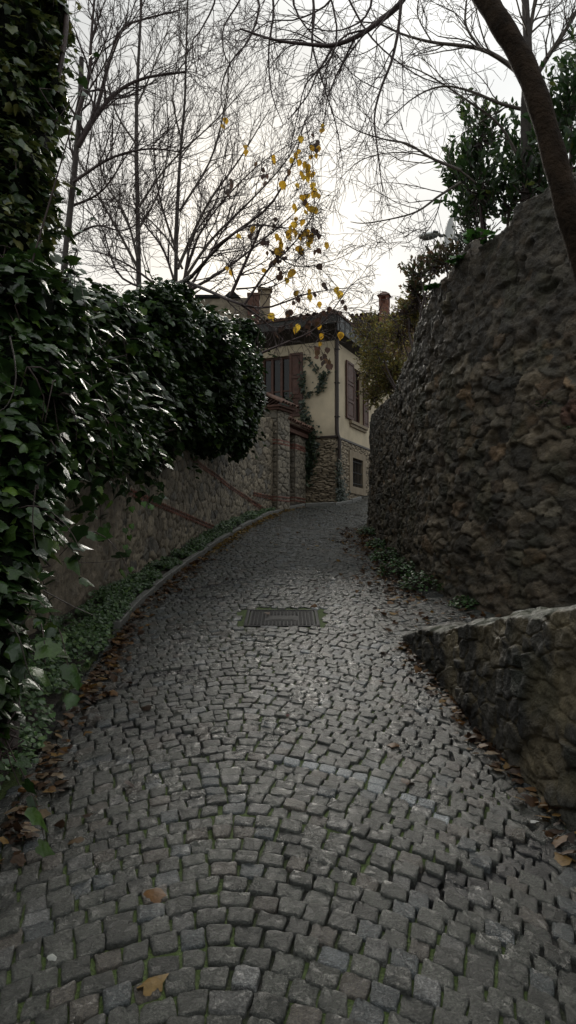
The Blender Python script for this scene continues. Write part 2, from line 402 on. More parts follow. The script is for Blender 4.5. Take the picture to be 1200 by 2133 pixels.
# ------------------------------------------------------------------ granite setts
def build_setts():
    rg = np.random.default_rng(21)
    px0, px1 = 517, 661
    MH = (-.06, 7.82, .40, .40)
    stones = []   # centre x,y, angle, w, l, corners
    pitch = .106
    hw = 1.28
    def arc(u): return -.86 * np.abs(np.clip(u, -1, 1)) ** 1.5
    for lane in range(-1, 4):
        xc0 = -.30 + lane * 2 * hw
        for k in range(-8, int(26 / pitch)):
            y0 = k * pitch
            if y0 > 8 and k % 1: continue
            x = -hw; first = True
            dev = rg.normal(0, .004)
            x += rg.uniform(-.02, .05)
            while x < hw - .02:
                u = x / hw
                sl = (arc(min(u + .02, 1)) - arc(u - .02)) / (.04 * hw)
                ca = 1 / math.hypot(1, sl)
                dx = rg.uniform(.082, .118) * ca
                x2 = min(x + dx, hw)
                if hw - x2 < .025: x2 = hw
                stones.append((xc0, y0 + dev, x, x2)); x = x2
    V = []; tint = []; Fq = []; Ft = []
    lines = []
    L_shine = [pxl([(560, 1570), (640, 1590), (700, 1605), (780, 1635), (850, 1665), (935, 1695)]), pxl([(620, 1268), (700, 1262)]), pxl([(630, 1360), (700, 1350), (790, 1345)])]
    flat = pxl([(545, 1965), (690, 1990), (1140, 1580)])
    cnt = [0, 0]
    for xc0, y0, xa, xb in stones:
        xm = xc0 + (xa + xb) / 2; ym = y0 + float(arc((xa + xb) / 2 / hw))
        shift = .10 * math.sin(ym * .5 + .6) if ym < 14 else 0
        xs_ = xm + shift
        if ym < .9 or ym > 25: continue
        if abs(xs_) > .42 * ym + .75: continue
        if xs_ < float(xon(LK, ym)) - .03: continue
        if ym < 6.7 and xs_ > float(np.interp(ym, [p[1] for p in LOW[::-1]], [p[0] for p in LOW[::-1]])) + .12: continue
        if 8.8 < ym < 15.6 and xs_ > 1.85: continue
        if 6.7 <= ym <= 8.8 and xs_ > 3.8: continue
        if ym > 15.6 and xs_ > 5.5: continue
        if abs(xs_ - MH[0]) < MH[2] + .03 and abs(ym - MH[1]) < MH[3] + .03: continue
        g_ = rg.uniform(.0026, .0048)
        y1 = pitch
        c4 = []
        for xx, dy in ((xa, 0), (xb, 0), (xb, y1), (xa, y1)):
            sl = (arc((xx) / hw + .02) - arc(xx / hw - .02)) / (.04 * hw)
            # joint shear: sides perpendicular to the arc
            nx = -sl * .5 * dy / (1 + sl * sl * .5)
            c4.append(np.array([xc0 + xx + nx + shift, y0 + float(arc((xx) / hw)) + dy]))
        c4 = np.array(c4) + rg.normal(0, .0042, (4, 2))
        cen = c4.mean(0)
        near = cen[1] < 7
        # inset
        e = 1 - g_ * 2 / .085 * (1 if cen[1] < 5 else .75)
        c4 = cen + (c4 - cen) * e
        pts = []
        nseg = 4 if near else 2
        for i in range(4):
            a, b_ = c4[i], c4[(i + 1) % 4]
            for t in ([.09, .36, .64, .91] if near else [.1, .9]):
                pts.append(a + (b_ - a) * t)
        pts = np.array(pts); 
        pts = cen + (pts - cen) * rg.uniform(.95, 1.05, (len(pts), 1)) if near else pts
        n = len(pts)
        kind = 0
        pc = cen
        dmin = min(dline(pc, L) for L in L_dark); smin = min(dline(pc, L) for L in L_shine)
        h = rg.normal(0, .0030); 
        base = rg.uniform(.6, 1.45) * np.array([.040, .041, .034])
        if rg.random() < .12: base = rg.uniform(.8, 1.2) * np.array([.055, .047, .037])
        if rg.random() < .08: base = np.array([.05, .056, .056])
        if rg.random() < .06: base = np.array([.075, .074, .068])
        if rg.random() < .006: base = np.array([.12, .12, .115])
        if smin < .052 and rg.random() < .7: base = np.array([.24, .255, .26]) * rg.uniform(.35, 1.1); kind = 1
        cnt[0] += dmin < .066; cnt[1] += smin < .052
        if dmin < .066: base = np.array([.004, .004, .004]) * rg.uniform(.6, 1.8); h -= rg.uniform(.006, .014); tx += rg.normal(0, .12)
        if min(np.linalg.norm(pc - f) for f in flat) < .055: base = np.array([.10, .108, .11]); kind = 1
        tx, ty = rg.normal(0, .032, 2)
        if kind: ty = -.05
        def zz(q, extra):
            d = q - cen
            return ground(q[:, 0], q[:, 1]) + h + d[:, 0] * tx + d[:, 1] * ty + extra
        q1 = cen + (pts - cen) * .95; q2 = cen + (pts - cen) * .70
        jit = (0 if kind else .0020)
        r0 = np.column_stack([pts, ground(pts[:, 0], pts[:, 1]) - .035])
        r1 = np.column_stack([pts, zz(pts, -.0075 + rg.normal(0, jit, n))])
        r2 = np.column_stack([q1, zz(q1, .000 + rg.normal(0, jit, n))])
        r3 = np.column_stack([q2, zz(q2, .0012 + rg.normal(0, jit * 1.4, n))])
        c_ = np.array([[cen[0], cen[1], zz(cen[None], .0015)[0]]])
        off = sum(len(v) for v in V[-1:]) and build_setts.off
        o = build_setts.off
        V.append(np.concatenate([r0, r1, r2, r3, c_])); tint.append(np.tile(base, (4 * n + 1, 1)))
        i = np.arange(n); j = (i + 1) % n
        for a in range(3):
            Fq.append(o + np.stack([a * n + i, a * n + j, (a + 1) * n + j, (a + 1) * n + i], 1))
        Ft.append(o + np.stack([3 * n + i, 3 * n + j, np.full(n, 4 * n)], 1))
        build_setts.off += 4 * n + 1
    print('setts', len(V))
    ob = npmesh('cobbles', np.concatenate(V), [np.concatenate(Fq), np.concatenate(Ft)], M['setts'], tint=np.concatenate(tint), smooth=False)
    tag(ob, 'wet dark granite cobbles laid in arcs up the lane', None, None, 'structure')
build_setts.off = 0
build_setts()

# ------------------------------------------------------------------ walls
def resample(path, step):
    a = np.array(path, float); n = 400
    p = smoothpath(np.column_stack([a, np.zeros(len(a))]), n)[:, :2]
    d = np.concatenate([[0], np.cumsum(np.linalg.norm(np.diff(p, axis=0), axis=1))])
    s = np.arange(0, d[-1], step)
    q = np.column_stack([np.interp(s, d, p[:, 0]), np.interp(s, d, p[:, 1])])
    return s, q
def wall_mesh(name, path, zb, zt, thick, step, side, shade, mat, batter=0., parent=None, crown=0.):
    """front face + rounded top + back. side=+1: front normal is to the left of the walking direction"""
    s, q = resample(path, step)
    T = np.gradient(q, axis=0); T /= np.linalg.norm(T, axis=1, keepdims=True)
    N = np.column_stack([-T[:, 1], T[:, 0]]) * side
    b = zb(s, q); t = zt(s, q)
    H = (t - b).max(); nf = int(H / step) + 1; nt_ = max(int(thick / step), 3)
    prof_v = np.linspace(0, 1, nf)
    rows_pos = []; rows_n = []; rows_v = []; rows_m = []
    for v in prof_v:
        z = b + (t - b) * v
        off = -batter * (z - b)
        rows_pos.append(np.column_stack([q + N * off[:, None], z])); rows_n.append(np.column_stack([N, np.full(len(s), .25 * sstep(.93, 1, v))])); rows_v.append(z.copy())
    offt = -batter * (t - b)
    for i in range(1, nt_ + 1):
        w_ = thick * i / nt_
        zz = t + crown * math.sin(min(w_ / thick, 1) * math.pi * .8)
        rows_pos.append(np.column_stack([q + N * (offt - w_)[:, None], zz])); rows_n.append(np.column_stack([N * 0, np.ones(len(s))])); rows_v.append(t + w_)
    nb = 6
    for i in range(1, nb + 1):
        z = t - (t - b) * i / nb
        rows_pos.append(np.column_stack([q + N * (offt - thick)[:, None], z])); rows_n.append(np.column_stack([-N, np.zeros(len(s))])); rows_v.append(t + thick + (t - b) * i / nb)
    Pn = np.stack(rows_pos, 1); Nn = np.stack(rows_n, 1); Vv = np.stack(rows_v, 1); S = np.repeat(s[:, None], Vv.shape[1], 1)
    Nn /= np.linalg.norm(Nn, axis=2, keepdims=True)
    disp, tint = shade(S, Vv, Pn)
    edge = np.minimum(S / .15, 1) * np.minimum((s[-1] - S) / .15, 1)
    Pn = Pn + Nn * disp[..., None]
    n, m_ = S.shape; idx = np.arange(n * m_).reshape(n, m_)
    quad = np.stack([idx[:-1, :-1], idx[1:, :-1], idx[1:, 1:], idx[:-1, 1:]], -1).reshape(-1, 4)
    if side < 0: pass
    else: quad = quad[:, ::-1]
    # end caps
    V = Pn.reshape(-1, 3); tt = tint.reshape(-1, 3)
    caps = []
    for e, col in ((0, idx[0]), (n - 1, idx[-1])):
        k = m_ - 1
        front = list(range(0, nf)); back = list(range(m_ - nb - 1, m_))
        c0 = len(V); V = np.concatenate([V, V[col].mean(0, keepdims=True)]); tt = np.concatenate([tt, tt[col].mean(0, keepdims=True)])
        tri = np.stack([col, np.roll(col, -1), np.full(len(col), c0)], 1)
        caps.append(tri if (e == 0) == (side < 0) else tri[:, ::-1])
    return npmesh(name, V, [quad] + caps, mat, parent, tint=tt)

def rubble(S, V, sl, sh, jit, k, warp=.25, hf=.16):
    wx = (fbm(S * 2.2, V * 2.2, 3, k) - .5) * warp * 2; wy = (fbm(S * 2.2 + 40, V * 2.2, 3, k) - .5) * warp * 2
    wx = wx + (fbm(S * 9, V * 9, 3, k) - .5) * hf * 2; wy = wy + (fbm(S * 9 + 5, V * 9 + 5, 3, k) - .5) * hf * 2
    return worley(S / sl + wx + wy * .5, V / sh + wy, jit, k)

# right retaining wall
def zt_r(s, q):
    Y = q[:, 1]; X = q[:, 0]
    base = np.interp(Y, [5, 6.5, 7.4, 8.6, 9.1, 10.0, 10.35, 10.8, 13.6, 15.8, 17, 20], [5.5, 5.35, 5.16, 4.90, 4.84, 4.80, 4.66, 4.36, 4.24, 4.36, 4.4, 4.6])
    return base + .08 * (fbm(s * 2.2, s * 0, 4) - .5) + .16 * (TAB[3][np.floor(s / .33 + .3 * np.sin(s)).astype(int) % 256, 7] - .5)
def shade_r(S, V, Pn):
    f1, f2, r = rubble(S, V, .20, .125, .95, 0, .38)
    g1, g2, q = rubble(S + 11, V + 3, .10, .075, .95, 2, .35)
    h1, h2, w_ = rubble(S + 31, V + 7, .32, .19, .95, 1, .4)
    Z = Pn[..., 2]
    big = sstep(.60, .68, fbm(S * .9 + 3, V * 1.1, 3, 1))
    small = sstep(.50, .60, fbm(S * 1.2 + 8, V * 1.3 + 5, 3, 3)) * (1 - big)
    tn = fbm(S * 5 + 1, V * 5, 2, 2) - .5; tn2 = fbm(S * 6 + 7, V * 4 + 9, 2, 3) - .5
    def lay(a, b_, rr, amp):
        m_ = sstep(.02, .11, b_ - a + .09 * (fbm(S * 16, V * 16, 3, 1) - .5)); return m_, m_ * amp * (.25 + .8 * rr[0] + 2.2 * tn * (rr[1] - .5) + 2.2 * tn2 * (rr[2] - .5))
    m1, d1 = lay(f1, f2, r, .058); m2, d2 = lay(g1, g2, q, .036); m3, d3 = lay(h1, h2, w_, .070)
    d = lerp(lerp(d1, d2, small), d3, big); msk = lerp(lerp(m1, m2, small), m3, big)
    rnd = [lerp(lerp(r[i], q[i], small > .5), w_[i], big > .5) for i in range(3)]
    mort = sstep(.47, .60, fbm(S * 1.6 + 20, V * 1.6, 4, 2))     # patches smeared over by mortar
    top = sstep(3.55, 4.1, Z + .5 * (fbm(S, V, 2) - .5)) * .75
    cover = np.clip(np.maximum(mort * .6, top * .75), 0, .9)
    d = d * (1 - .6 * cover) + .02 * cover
    d += .045 * (fbm(S * 3, V * 3, 5, 1) - .5) + .06 * (fbm(S * 9, V * 12, 5, 4) - .5) + .10 * (fbm(S * .6, V * .7, 2, 3) - .5)
    d += .05 * (np.abs(fbm(S * 7 + 3, V * 7, 4, 0) - .5) * -2 + .3) * .6
    hole = sstep(.70, .78, fbm(S * 4 + 9, V * 5, 3, 2)); d -= .06 * hole
    mc = np.array([.075, .056, .036]); 
    stc = np.stack([lerp(.048, .20, rnd[1] ** 1.8), lerp(.039, .155, rnd[1] ** 1.8), lerp(.027, .10, rnd[1] ** 1.8)], -1)
    warm = (rnd[2] > .88)[..., None]; stc = np.where(warm, stc * [1.18, .98, .82], stc)
    grey = (rnd[2] < .25)[..., None]; stc = np.where(grey, stc * [.9, .97, 1.04], stc)
    kk = (msk * (1 - cover * .85))[..., None]
    col = mc * (.7 + .6 * fbm(S * 5, V * 5, 4)[..., None]) * (1 - kk) + stc * kk
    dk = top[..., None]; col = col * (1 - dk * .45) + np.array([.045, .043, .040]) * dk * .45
    moss = sstep(.56, .68, fbm(S * 2.2 + 2, V * 1.4, 4, 0))[..., None] * .35
    col = col * (1 - moss) + np.array([.045, .048, .02]) * moss
    # distinct rusty stones near the top
    for (px, py, Yv, rx, rz, a, c) in ((1085, 478, 7.55, .20, .085, .55, (.17, .085, .05)), (1005, 622, 8.0, .10, .11, .5, (.115, .07, .035)), (945, 597, 8.6, .12, .07, .5, (.13, .10, .05)), (1195, 860, 6.9, .12, .12, 0, (.11, .055, .035)), (925, 632, 8.8, .16, .07, .5, (.10, .08, .045))):
        pc = P(px, py, Yv); i = np.argmin(((Pn[:, 0, :2] - pc[:2]) ** 2).sum(1)); s0 = S[i, 0]
        # place along the ray where the wall truly is
        xr = (px - 600) / F; rat = Pn[:, 0, 0] / Pn[:, 0, 1]; ii = np.argmin(np.abs(rat - xr) + 10 * (Pn[:, 0, 1] < 5)); s0 = S[ii, 0]; z0 = P(px, py, Pn[ii, 0, 1])[2]
        du = S - s0; dv = Z - z0; cu = du * math.cos(a) + dv * math.sin(a) * -1; cv = du * math.sin(a) + dv * math.cos(a)
        e = np.abs(cu / rx) ** 2.6 + np.abs(cv / rz) ** 2.6 + .5 * (fbm(S * 9, V * 9, 3) - .5)
        mk = sstep(1.25, .85, e); d += mk * .03 - .03 * sstep(1.6, 1.2, e) * (1 - mk)
        col = col * (1 - mk[..., None]) + np.array(c) * mk[..., None] * (.7 + .6 * fbm(S * 14, V * 14, 3)[..., None])
    return d, col
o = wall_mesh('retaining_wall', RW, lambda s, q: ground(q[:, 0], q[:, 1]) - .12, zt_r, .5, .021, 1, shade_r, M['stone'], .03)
tag(o, 'tall dark rubble retaining wall curving along the right of the lane', 'stone wall')

# low wall in the right foreground
def zt_l(s, q):
    return np.interp(q[:, 1], [0, 2, 3.5, 4.3, 5.2, 6.0, 6.5, 6.9], [1.5, 1.46, 1.335, 1.215, 1.08, .99, .92, .86]) + .06 * (fbm(s * 4, s * 0, 3) - .5)
def shade_l(S, V, Pn):
    f1, f2, r = rubble(S, V, .17, .12, .95, 1, .4); m_ = sstep(.02, .14, f2 - f1 + .1 * (fbm(S * 16, V * 16, 3, 1) - .5))
    mort = sstep(.42, .6, fbm(S * 2.6, V * 2.6, 4, 3)) * .8
    d = m_ * .042 * (.3 + .9 * r[0]) * (1 - .6 * mort) + .06 * (fbm(S * 5, V * 5, 4, 2) - .5) + .03 * (fbm(S * 17, V * 17, 3) - .5)
    k = (m_ * (1 - mort))[..., None]
    stc = np.stack([lerp(.012, .055, r[1]), lerp(.011, .048, r[1]), lerp(.010, .036, r[1])], -1)
    mc = np.array([.19, .15, .085]) * (.35 + .9 * fbm(S * 4, V * 4, 4)[..., None])
    col = stc * k + mc * (1 - k)
    T_ = sstep(-.015, .012, V - (zt_l(S[:, 0], Pn[:, 0, :2])[:, None]))
    d = d * (1 - .45 * T_)
    col = col * (1 - T_[..., None]) + np.array([.105, .095, .075]) * T_[..., None] * (.4 + fbm(S * 8, V * 8, 4)[..., None])
    ms = sstep(.5, .6, fbm(S * 4 + 5, V * 4, 3, 4))[..., None] * .5 * T_[..., None]; col = col * (1 - ms) + np.array([.04, .05, .02]) * ms
    low = sstep(.5, .7, fbm(S * 2, V * 3, 3, 1))[..., None] * .4
    col = col * (1 - low) + np.array([.028, .034, .016]) * low
    return d, col
o = wall_mesh('parapet_wall', LOW, lambda s, q: ground(q[:, 0], q[:, 1]) - .12, zt_l, .36, .0125, -1, shade_l, M['stone'], .04, crown=.03)
tag(o, 'low mossy rubble wall with a pale cement top at the right foreground', 'stone wall')

# left garden wall
bandA = (np.array([9.4, 9.75, 15.1, 15.6]), np.array([2.37, 2.36, 2.06, 2.0]))
bandB = (np.array([13.0, 13.6, 15.1, 17.1, 17.9, 18.3]), np.array([3.22, 3.17, 3.09, 2.82, 2.60, 2.52]))
bandC = (np.array([17.45, 17.6, 18.4, 19]), np.array([2.93, 2.92, 2.88, 2.88]))
def shade_w(S, V, Pn):
    Y = Pn[..., 1]; Z = Pn[..., 2]
    f1, f2, r = rubble(S, V, .27, .15, .75, 3, .14, .07)
    g1, g2, q = rubble(S + 5, V, .15, .10, .8, 4, .15, .08)
    sm = (fbm(S * 1.1, V * 2, 2, 2) > .52)
    f1 = np.where(sm, g1, f1); f2 = np.where(sm, g2, f2); r = [np.where(sm, q[i], r[i]) for i in range(3)]
    m_ = sstep(.03, .12, f2 - f1)
    tn = fbm(S * 5 + 1, V * 5, 2, 2) - .5
    d = m_ * (.018 + .016 * r[0] + .05 * tn * (r[1] - .5)) + .028 * (fbm(S * 9, V * 11, 5) - .5)
    stc = np.stack([lerp(.20, .46, r[1]), lerp(.185, .425, r[1]), lerp(.155, .355, r[1])], -1)
    stc = np.where((r[2] > .85)[..., None], stc * [.65, .7, .8], stc)
    mc = np.array([.075, .062, .046])
    col = mc * (1 - m_[..., None]) + stc * m_[..., None]
    for by, bz in (bandA, bandB, bandC):
        zc = np.interp(Y, by, bz); ins = (Y > by[0]) & (Y < by[-1])
        dz = Z - zc
        band = ins & (np.abs(dz) < .05)
        brick = ins & ((np.abs(np.abs(dz) - .028) < .0135))
        joint = (np.abs(((S / .24) % 1) - .5) > .47)
        d = np.where(band, .020, d); col = np.where(band[..., None], mc * .9, col)
        bc = np.array([.30, .11, .075]) * (.6 + .7 * TAB[0][(np.floor(S / .24).astype(int)) % 256, (dz > 0).astype(int)])[..., None]
        d = np.where(brick & ~joint, .036 + .006 * TAB[1][(np.floor(S / .24).astype(int)) % 256, 3], d); col = np.where((brick & ~joint)[..., None], bc, col)
    # plaster on the near stretch
    pl = sstep(9.5, 8.9, Y + .7 * (fbm(S * 2, V * 2, 3) - .5)) * sstep(.72, .60, fbm(S * 1.8, V * 2.6, 4, 1))
    pc = np.array([.23, .185, .135]) * (.35 + 1.25 * fbm(S * 4, V * 4, 5, 2)[..., None])
    d = d * (1 - .65 * pl) + .65 * pl * (.03 + .05 * (fbm(S * 3, V * 3, 5) - .5) - .02 * sstep(.6, .68, fbm(S * 6, V * 8, 3, 2))); plc = (pl * (.60 + .35 * sstep(.4, .6, fbm(S * 3, V * 3, 3, 3))))[..., None]; col = col * [.8, .72, .62] * (1 - plc) + pc * plc
    return d, col
gate_s = None
o = wall_mesh('garden_wall', LW, lambda s, q: ground(q[:, 0], q[:, 1]) - .12, lambda s, q: ground(q[:, 0], q[:, 1]) + 2.25 + .03 * (fbm(s * 2, s * 0, 3) - .5), .4, .024, -1, shade_w, M['stone_fine'], .0)
tag(o, 'rubble garden wall with thin red brick bands along the left, half hidden by ivy', 'garden wall')

# banks behind the walls
def ribbon(name, path, side, offs, zf, mat, label):
    s, q = resample(path, .25); T = np.gradient(q, axis=0); T /= np.linalg.norm(T, axis=1, keepdims=True)
    N = np.column_stack([-T[:, 1], T[:, 0]]) * side
    rows = [np.column_stack([q - N * o_, zf(s, q) + .15 * (fbm(s, s * 0 + o_, 3) - .5) * (o_ > 1) + .03 * o_]) for o_ in offs]
    V = np.stack(rows, 1); n, m_ = V.shape[:2]; i = np.arange(n * m_).reshape(n, m_)
    f = np.stack([i[:-1, :-1], i[1:, :-1], i[1:, 1:], i[:-1, 1:]], -1).reshape(-1, 4)
    if side < 0: f = f[:, ::-1]
    tag(npmesh(name, V.reshape(-1, 3), [f], mat, smooth=True), label, None, None, 'structure')
ribbon('bank', RW[:11], 1, [.5, .9, 1.5, 2.5, 4, 8, 16], lambda s, q: zt_r(s, q) - .12, M['grass'], 'raised garden bank behind the tall retaining wall')
ribbon('garden', LW, -1, [.4, .9, 1.5, 2.5, 4, 8, 16, 30], lambda s, q: ground(q[:, 0], q[:, 1]) + 1.5, M['grass'], 'raised garden ground behind the left wall')

# kerb on the left, soil bed behind it
def kerb():
    s, q = resample(LK, .02); d = MB(); rg = np.random.default_rng(5)
    T = np.gradient(q, axis=0); T /= np.linalg.norm(T, axis=1, keepdims=True); N = np.column_stack([-T[:, 1], T[:, 0]])
    i = int(7.4 / .02)
    while i < len(s) - 60:
        L = int(rg.uniform(.7, 1.0) / .02); j = min(i + L, len(s) - 1)
        gapped = q[i, 1] > 19.9 and rg.random() < .5
        c = []
        a, b_ = q[i], q[j]; hi = .075 + rg.normal(0, .008)
        for z in (-.1, hi):
            for p, o_ in ((a, -.0), (b_, -.0), (b_, .075), (a, .075)):
                n = N[i] if p is a else N[j]
                xy = p + n * (o_ + rg.normal(0, .004)); c.append((xy[0], xy[1], float(ground(*xy)) + z))
        if not gapped: d.hexa(c)
        i = j + 1
    tag(d.build('kerb', M['kerb'], bevel=.008), 'pale stone kerb along the left gutter', None, None, 'structure')
kerb()
s, q = resample(LK, .1); 
V = []
for k in range(7):
    f = k / 6; xw = xon(LW, np.clip(q[:, 1], 0, 18.2)); 
    X = q[:, 0] - .10 - f * np.maximum(q[:, 0] - .1 - xw, .3)
    V.append(np.column_stack([X, q[:, 1], ground(X, q[:, 1]) + .03 + .05 * f + .03 * (fbm(X * 5, q[:, 1] * 5) - .5)]))
V = np.stack(V, 1)[: int(20.6 / .1)]; n, m_ = V.shape[:2]; i = np.arange(n * m_).reshape(n, m_)
tag(npmesh('planting_bed', V.reshape(-1, 3), [np.stack([i[:-1, :-1], i[:-1, 1:], i[1:, 1:], i[1:, :-1]], -1).reshape(-1, 4)], M['soil'], smooth=True), 'soil strip between the kerb and the garden wall', None, None, 'structure')

# manhole cover
def manhole():
    O = np.array([-.06, 7.82]); z0 = float(ground(*O)); slope = math.atan(.105 + .0038 * 7.82)
    def fr(u, w, z): return np.array([O[0] + u, O[1] + w * math.cos(slope) - z * math.sin(slope), z0 + w * math.sin(slope) + z * math.cos(slope)])
    t = empty('manhole_cover', fr(0, 0, 0), 'rectangular cast iron cover with a raised stud pattern set in the cobbles', 'manhole cover')
    f = MB(); h = .37
    f.box(fr, -h, h, -h, -h + .035, -.06, .006); f.box(fr, -h, h, h - .035, h, -.06, .006)
    f.box(fr, -h, -h + .035, -h + .035, h - .035, -.06, .006); f.box(fr, h - .035, h, -h + .035, h - .035, -.06, .006)
    f.build('frame', M['iron'], t, bevel=.003)
    c = MB(); g = h - .042; c.box(fr, -g, g, -g, g, -.05, -.004)
    c.box(fr, -.15, .15, -.11, .11, -.004, .001); c.box(fr, -.12, .12, -.08, .08, .001, .004)
    c.box(fr, -g + .004, -g + .022, -g, g, -.004, .003); c.box(fr, g - .022, g - .004, -g, g, -.004, .003)
    for i in range(-8, 9):
        for j in range(-9, 10):
            u, w_ = i * .037, j * .033
            if abs(u) < .17 and abs(w_) < .13: continue
            if abs(u) > g - .03 or abs(w_) > g - .015: continue
            c.box(fr, u - .013, u + .013, w_ - .009, w_ + .009, -.004, .005)
    c.build('lid', M['iron'], t, bevel=0)
manhole()
# ================================================================== the house
HO = (1.23, 20.1)
UL = (-.916, .401); WL = (-.401, -.916); UR = (.401, .916); WR = (.916, -.401)
fL = frame(HO, UL, WL); fR = frame(HO, UR, WR)
def wall_open(mb, fr, u0, u1, z0, z1, ops, th=.28):
    """ops: (ua,ub,za,zb) sorted by u, not overlapping in u"""
    u = u0
    for ua, ub, za, zb in ops:
        mb.box(fr, u, ua, -th, 0, z0, z1)
        mb.box(fr, ua, ub, -th, 0, z0, za); mb.box(fr, ua, ub, -th, 0, zb, z1); u = ub
    mb.box(fr, u, u1, -th, 0, z0, z1)
ZC, ZE = 4.64, 7.22
hs = empty('house', (*HO, float(ground(*HO))), 'cream rendered house with oxblood shutters at the top of the lane', 'house')
mb = MB(); LEFTW = (1.29, 2.13, 5.30, 6.93); RIGHTW = (1.47, 2.33, 5.30, 6.82); LOWW = (1.25, 2.16, 3.42, 4.22)
wall_open(mb, fL, 0.0, 5.2, ZC, ZE + .5, [LEFTW]); 
wall_open(mb, fR, .003, 6.5, ZC, ZE + .5, [RIGHTW], .28)
mb.build('wall', M['render'], hs)
# ledge stone lower storey: displaced grids
def ledge(S, V, Pn=None, warm=1.0):
    f1, f2, r = worley(S / .26 + .3 * fbm(S * 2, V * 2, 2), V / .052 + .25 * (fbm(S * 3, V * 3, 2) - .5), .75, 1)
    m_ = sstep(.02, .2, f2 - f1)
    d = m_ * (.018 + .03 * r[0]) + .008 * (fbm(S * 14, V * 14, 3) - .5)
    col = np.stack([lerp(.20, .40, r[1]), lerp(.155, .32, r[1]), lerp(.10, .22, r[1])], -1) * warm
    col = np.where((r[2] > .88)[..., None], col * [.7, .68, .66], col)
    return d, np.array([.07, .055, .04]) * (1 - m_[..., None]) + col * m_[..., None]
def pier(S, V, Pn=None):
    f1, f2, r = worley(S / .26, V / .13, .8, 3); m_ = sstep(.03, .16, f2 - f1)
    d = m_ * (.015 + .02 * r[0]) + .012 * (fbm(S * 12, V * 12, 3) - .5)
    col = np.stack([lerp(.15, .30, r[1]), lerp(.13, .255, r[1]), lerp(.10, .19, r[1])], -1)
    return d, np.array([.07, .06, .045]) * (1 - m_[..., None]) + col * m_[..., None]
def face_grid(fr, u0, u1, z0, z1, w, fn, holes=(), step=.02, flip=False, us=0, bands=()):
    us_ = np.arange(u0, u1 + step * .5, step); zs = np.arange(z0, z1 + step * .5, step)
    U, Z = np.meshgrid(us_, zs, indexing='ij'); d, col = fn(U + us, Z)
    for bz in bands:
        for dz in (-.04, .04):
            mk = np.abs(Z - bz - dz) < .026; d = np.where(mk, .03, d); col = np.where(mk[..., None], np.array([.17, .06, .04]), col)
    ed = (U <= u0 + step) | (U >= u1 - step); d = np.where(ed, 0.012, d)
    O = fr(0, 0, 0); eu = fr(1, 0, 0) - O; ew = fr(0, 1, 0) - O
    V = O + U[..., None] * eu + (w + d)[..., None] * ew + Z[..., None] * np.array([0, 0, 1.])
    n, m_ = U.shape; i = np.arange(n * m_).reshape(n, m_)
    keep = np.ones((n - 1, m_ - 1), bool)
    for ua, ub, za, zb in holes:
        keep &= ~((U[:-1, :-1] > ua) & (U[1:, 1:] < ub) & (Z[:-1, :-1] > za) & (Z[1:, 1:] < zb))
    q = np.stack([i[:-1, :-1], i[1:, :-1], i[1:, 1:], i[:-1, 1:]], -1)[keep]
    if flip: q = q[:, ::-1]
    return V.reshape(-1, 3), q, col.reshape(-1, 3)
def grids(name, mat, parent, lst):
    V = []; Q = []; T = []; o = 0
    for v, q, t in lst: V.append(v); Q.append(q + o); T.append(t); o += len(v)
    return npmesh(name, np.concatenate(V), [np.concatenate(Q)], mat, parent, tint=np.concatenate(T))
grids('stone_base', M['stone_fine'], hs, [
    face_grid(fL, -.04, 3.0, 2.4, ZC - .04, .02, ledge, step=.016), face_grid(fR, -.04, 6, 2.4, ZC - .04, .02, ledge, [(.99, 2.42, 3.22, 4.40)], step=.016, flip=True, us=9)])
core = MB(); wall_open(core, fL, .0, 3.2, 2.2, ZC, []); wall_open(core, fR, .003, 6.5, 2.2, ZC, [LOWW]); core.build('base_core', M['surround'], hs)
mb = MB(); mb.box(fL, -.07, 5.2, -.02, .075, ZC - .045, ZC + .02); mb.box(fR, -.02, 6.5, -.02, .07, ZC - .043, ZC + .018); mb.build('cornice', M['pipe'], hs, bevel=.008)
# eaves
mb = MB(); OV = .46; OR_ = .25
mb.box(fL, -OR_ + .03, 5.6, OV - .03, OV, 7.52, 7.74); mb.box(fR, -OV + .03, 6.8, OR_ - .03, OR_, 7.34, 7.74)
for v in np.arange(-.3, 6.6, .42): mb.box(fR, v, v + .02, OR_, OR_ + .014, 7.35, 7.73)
for v in np.arange(-.1, 5.4, .6): mb.box(fL, v, v + .02, OV, OV + .012, 7.53, 7.73)
mb.build('fascia', M['fascia'], hs, bevel=.004)
mb = MB()
mb.hexa([fL(-OR_ + .03, OV - .03, 7.52), fL(5.6, OV - .03, 7.52), fL(5.6, .002, 7.2), fL(-.003, .002, 7.2), fL(-OR_ + .03, OV - .03, 7.58), fL(5.6, OV - .03, 7.58), fL(5.6, .002, 7.3), fL(-.003, .002, 7.3)])
mb.hexa([fR(-OV + .03, OR_ - .03, 7.35), fR(6.8, OR_ - .03, 7.35), fR(6.8, .002, 7.2), fR(.003, .002, 7.2), fR(-OV + .03, OR_ - .03, 7.41), fR(6.8, OR_ - .03, 7.41), fR(6.8, .002, 7.3), fR(.003, .002, 7.3)])
mb.build('soffit', M['soffit'], hs)
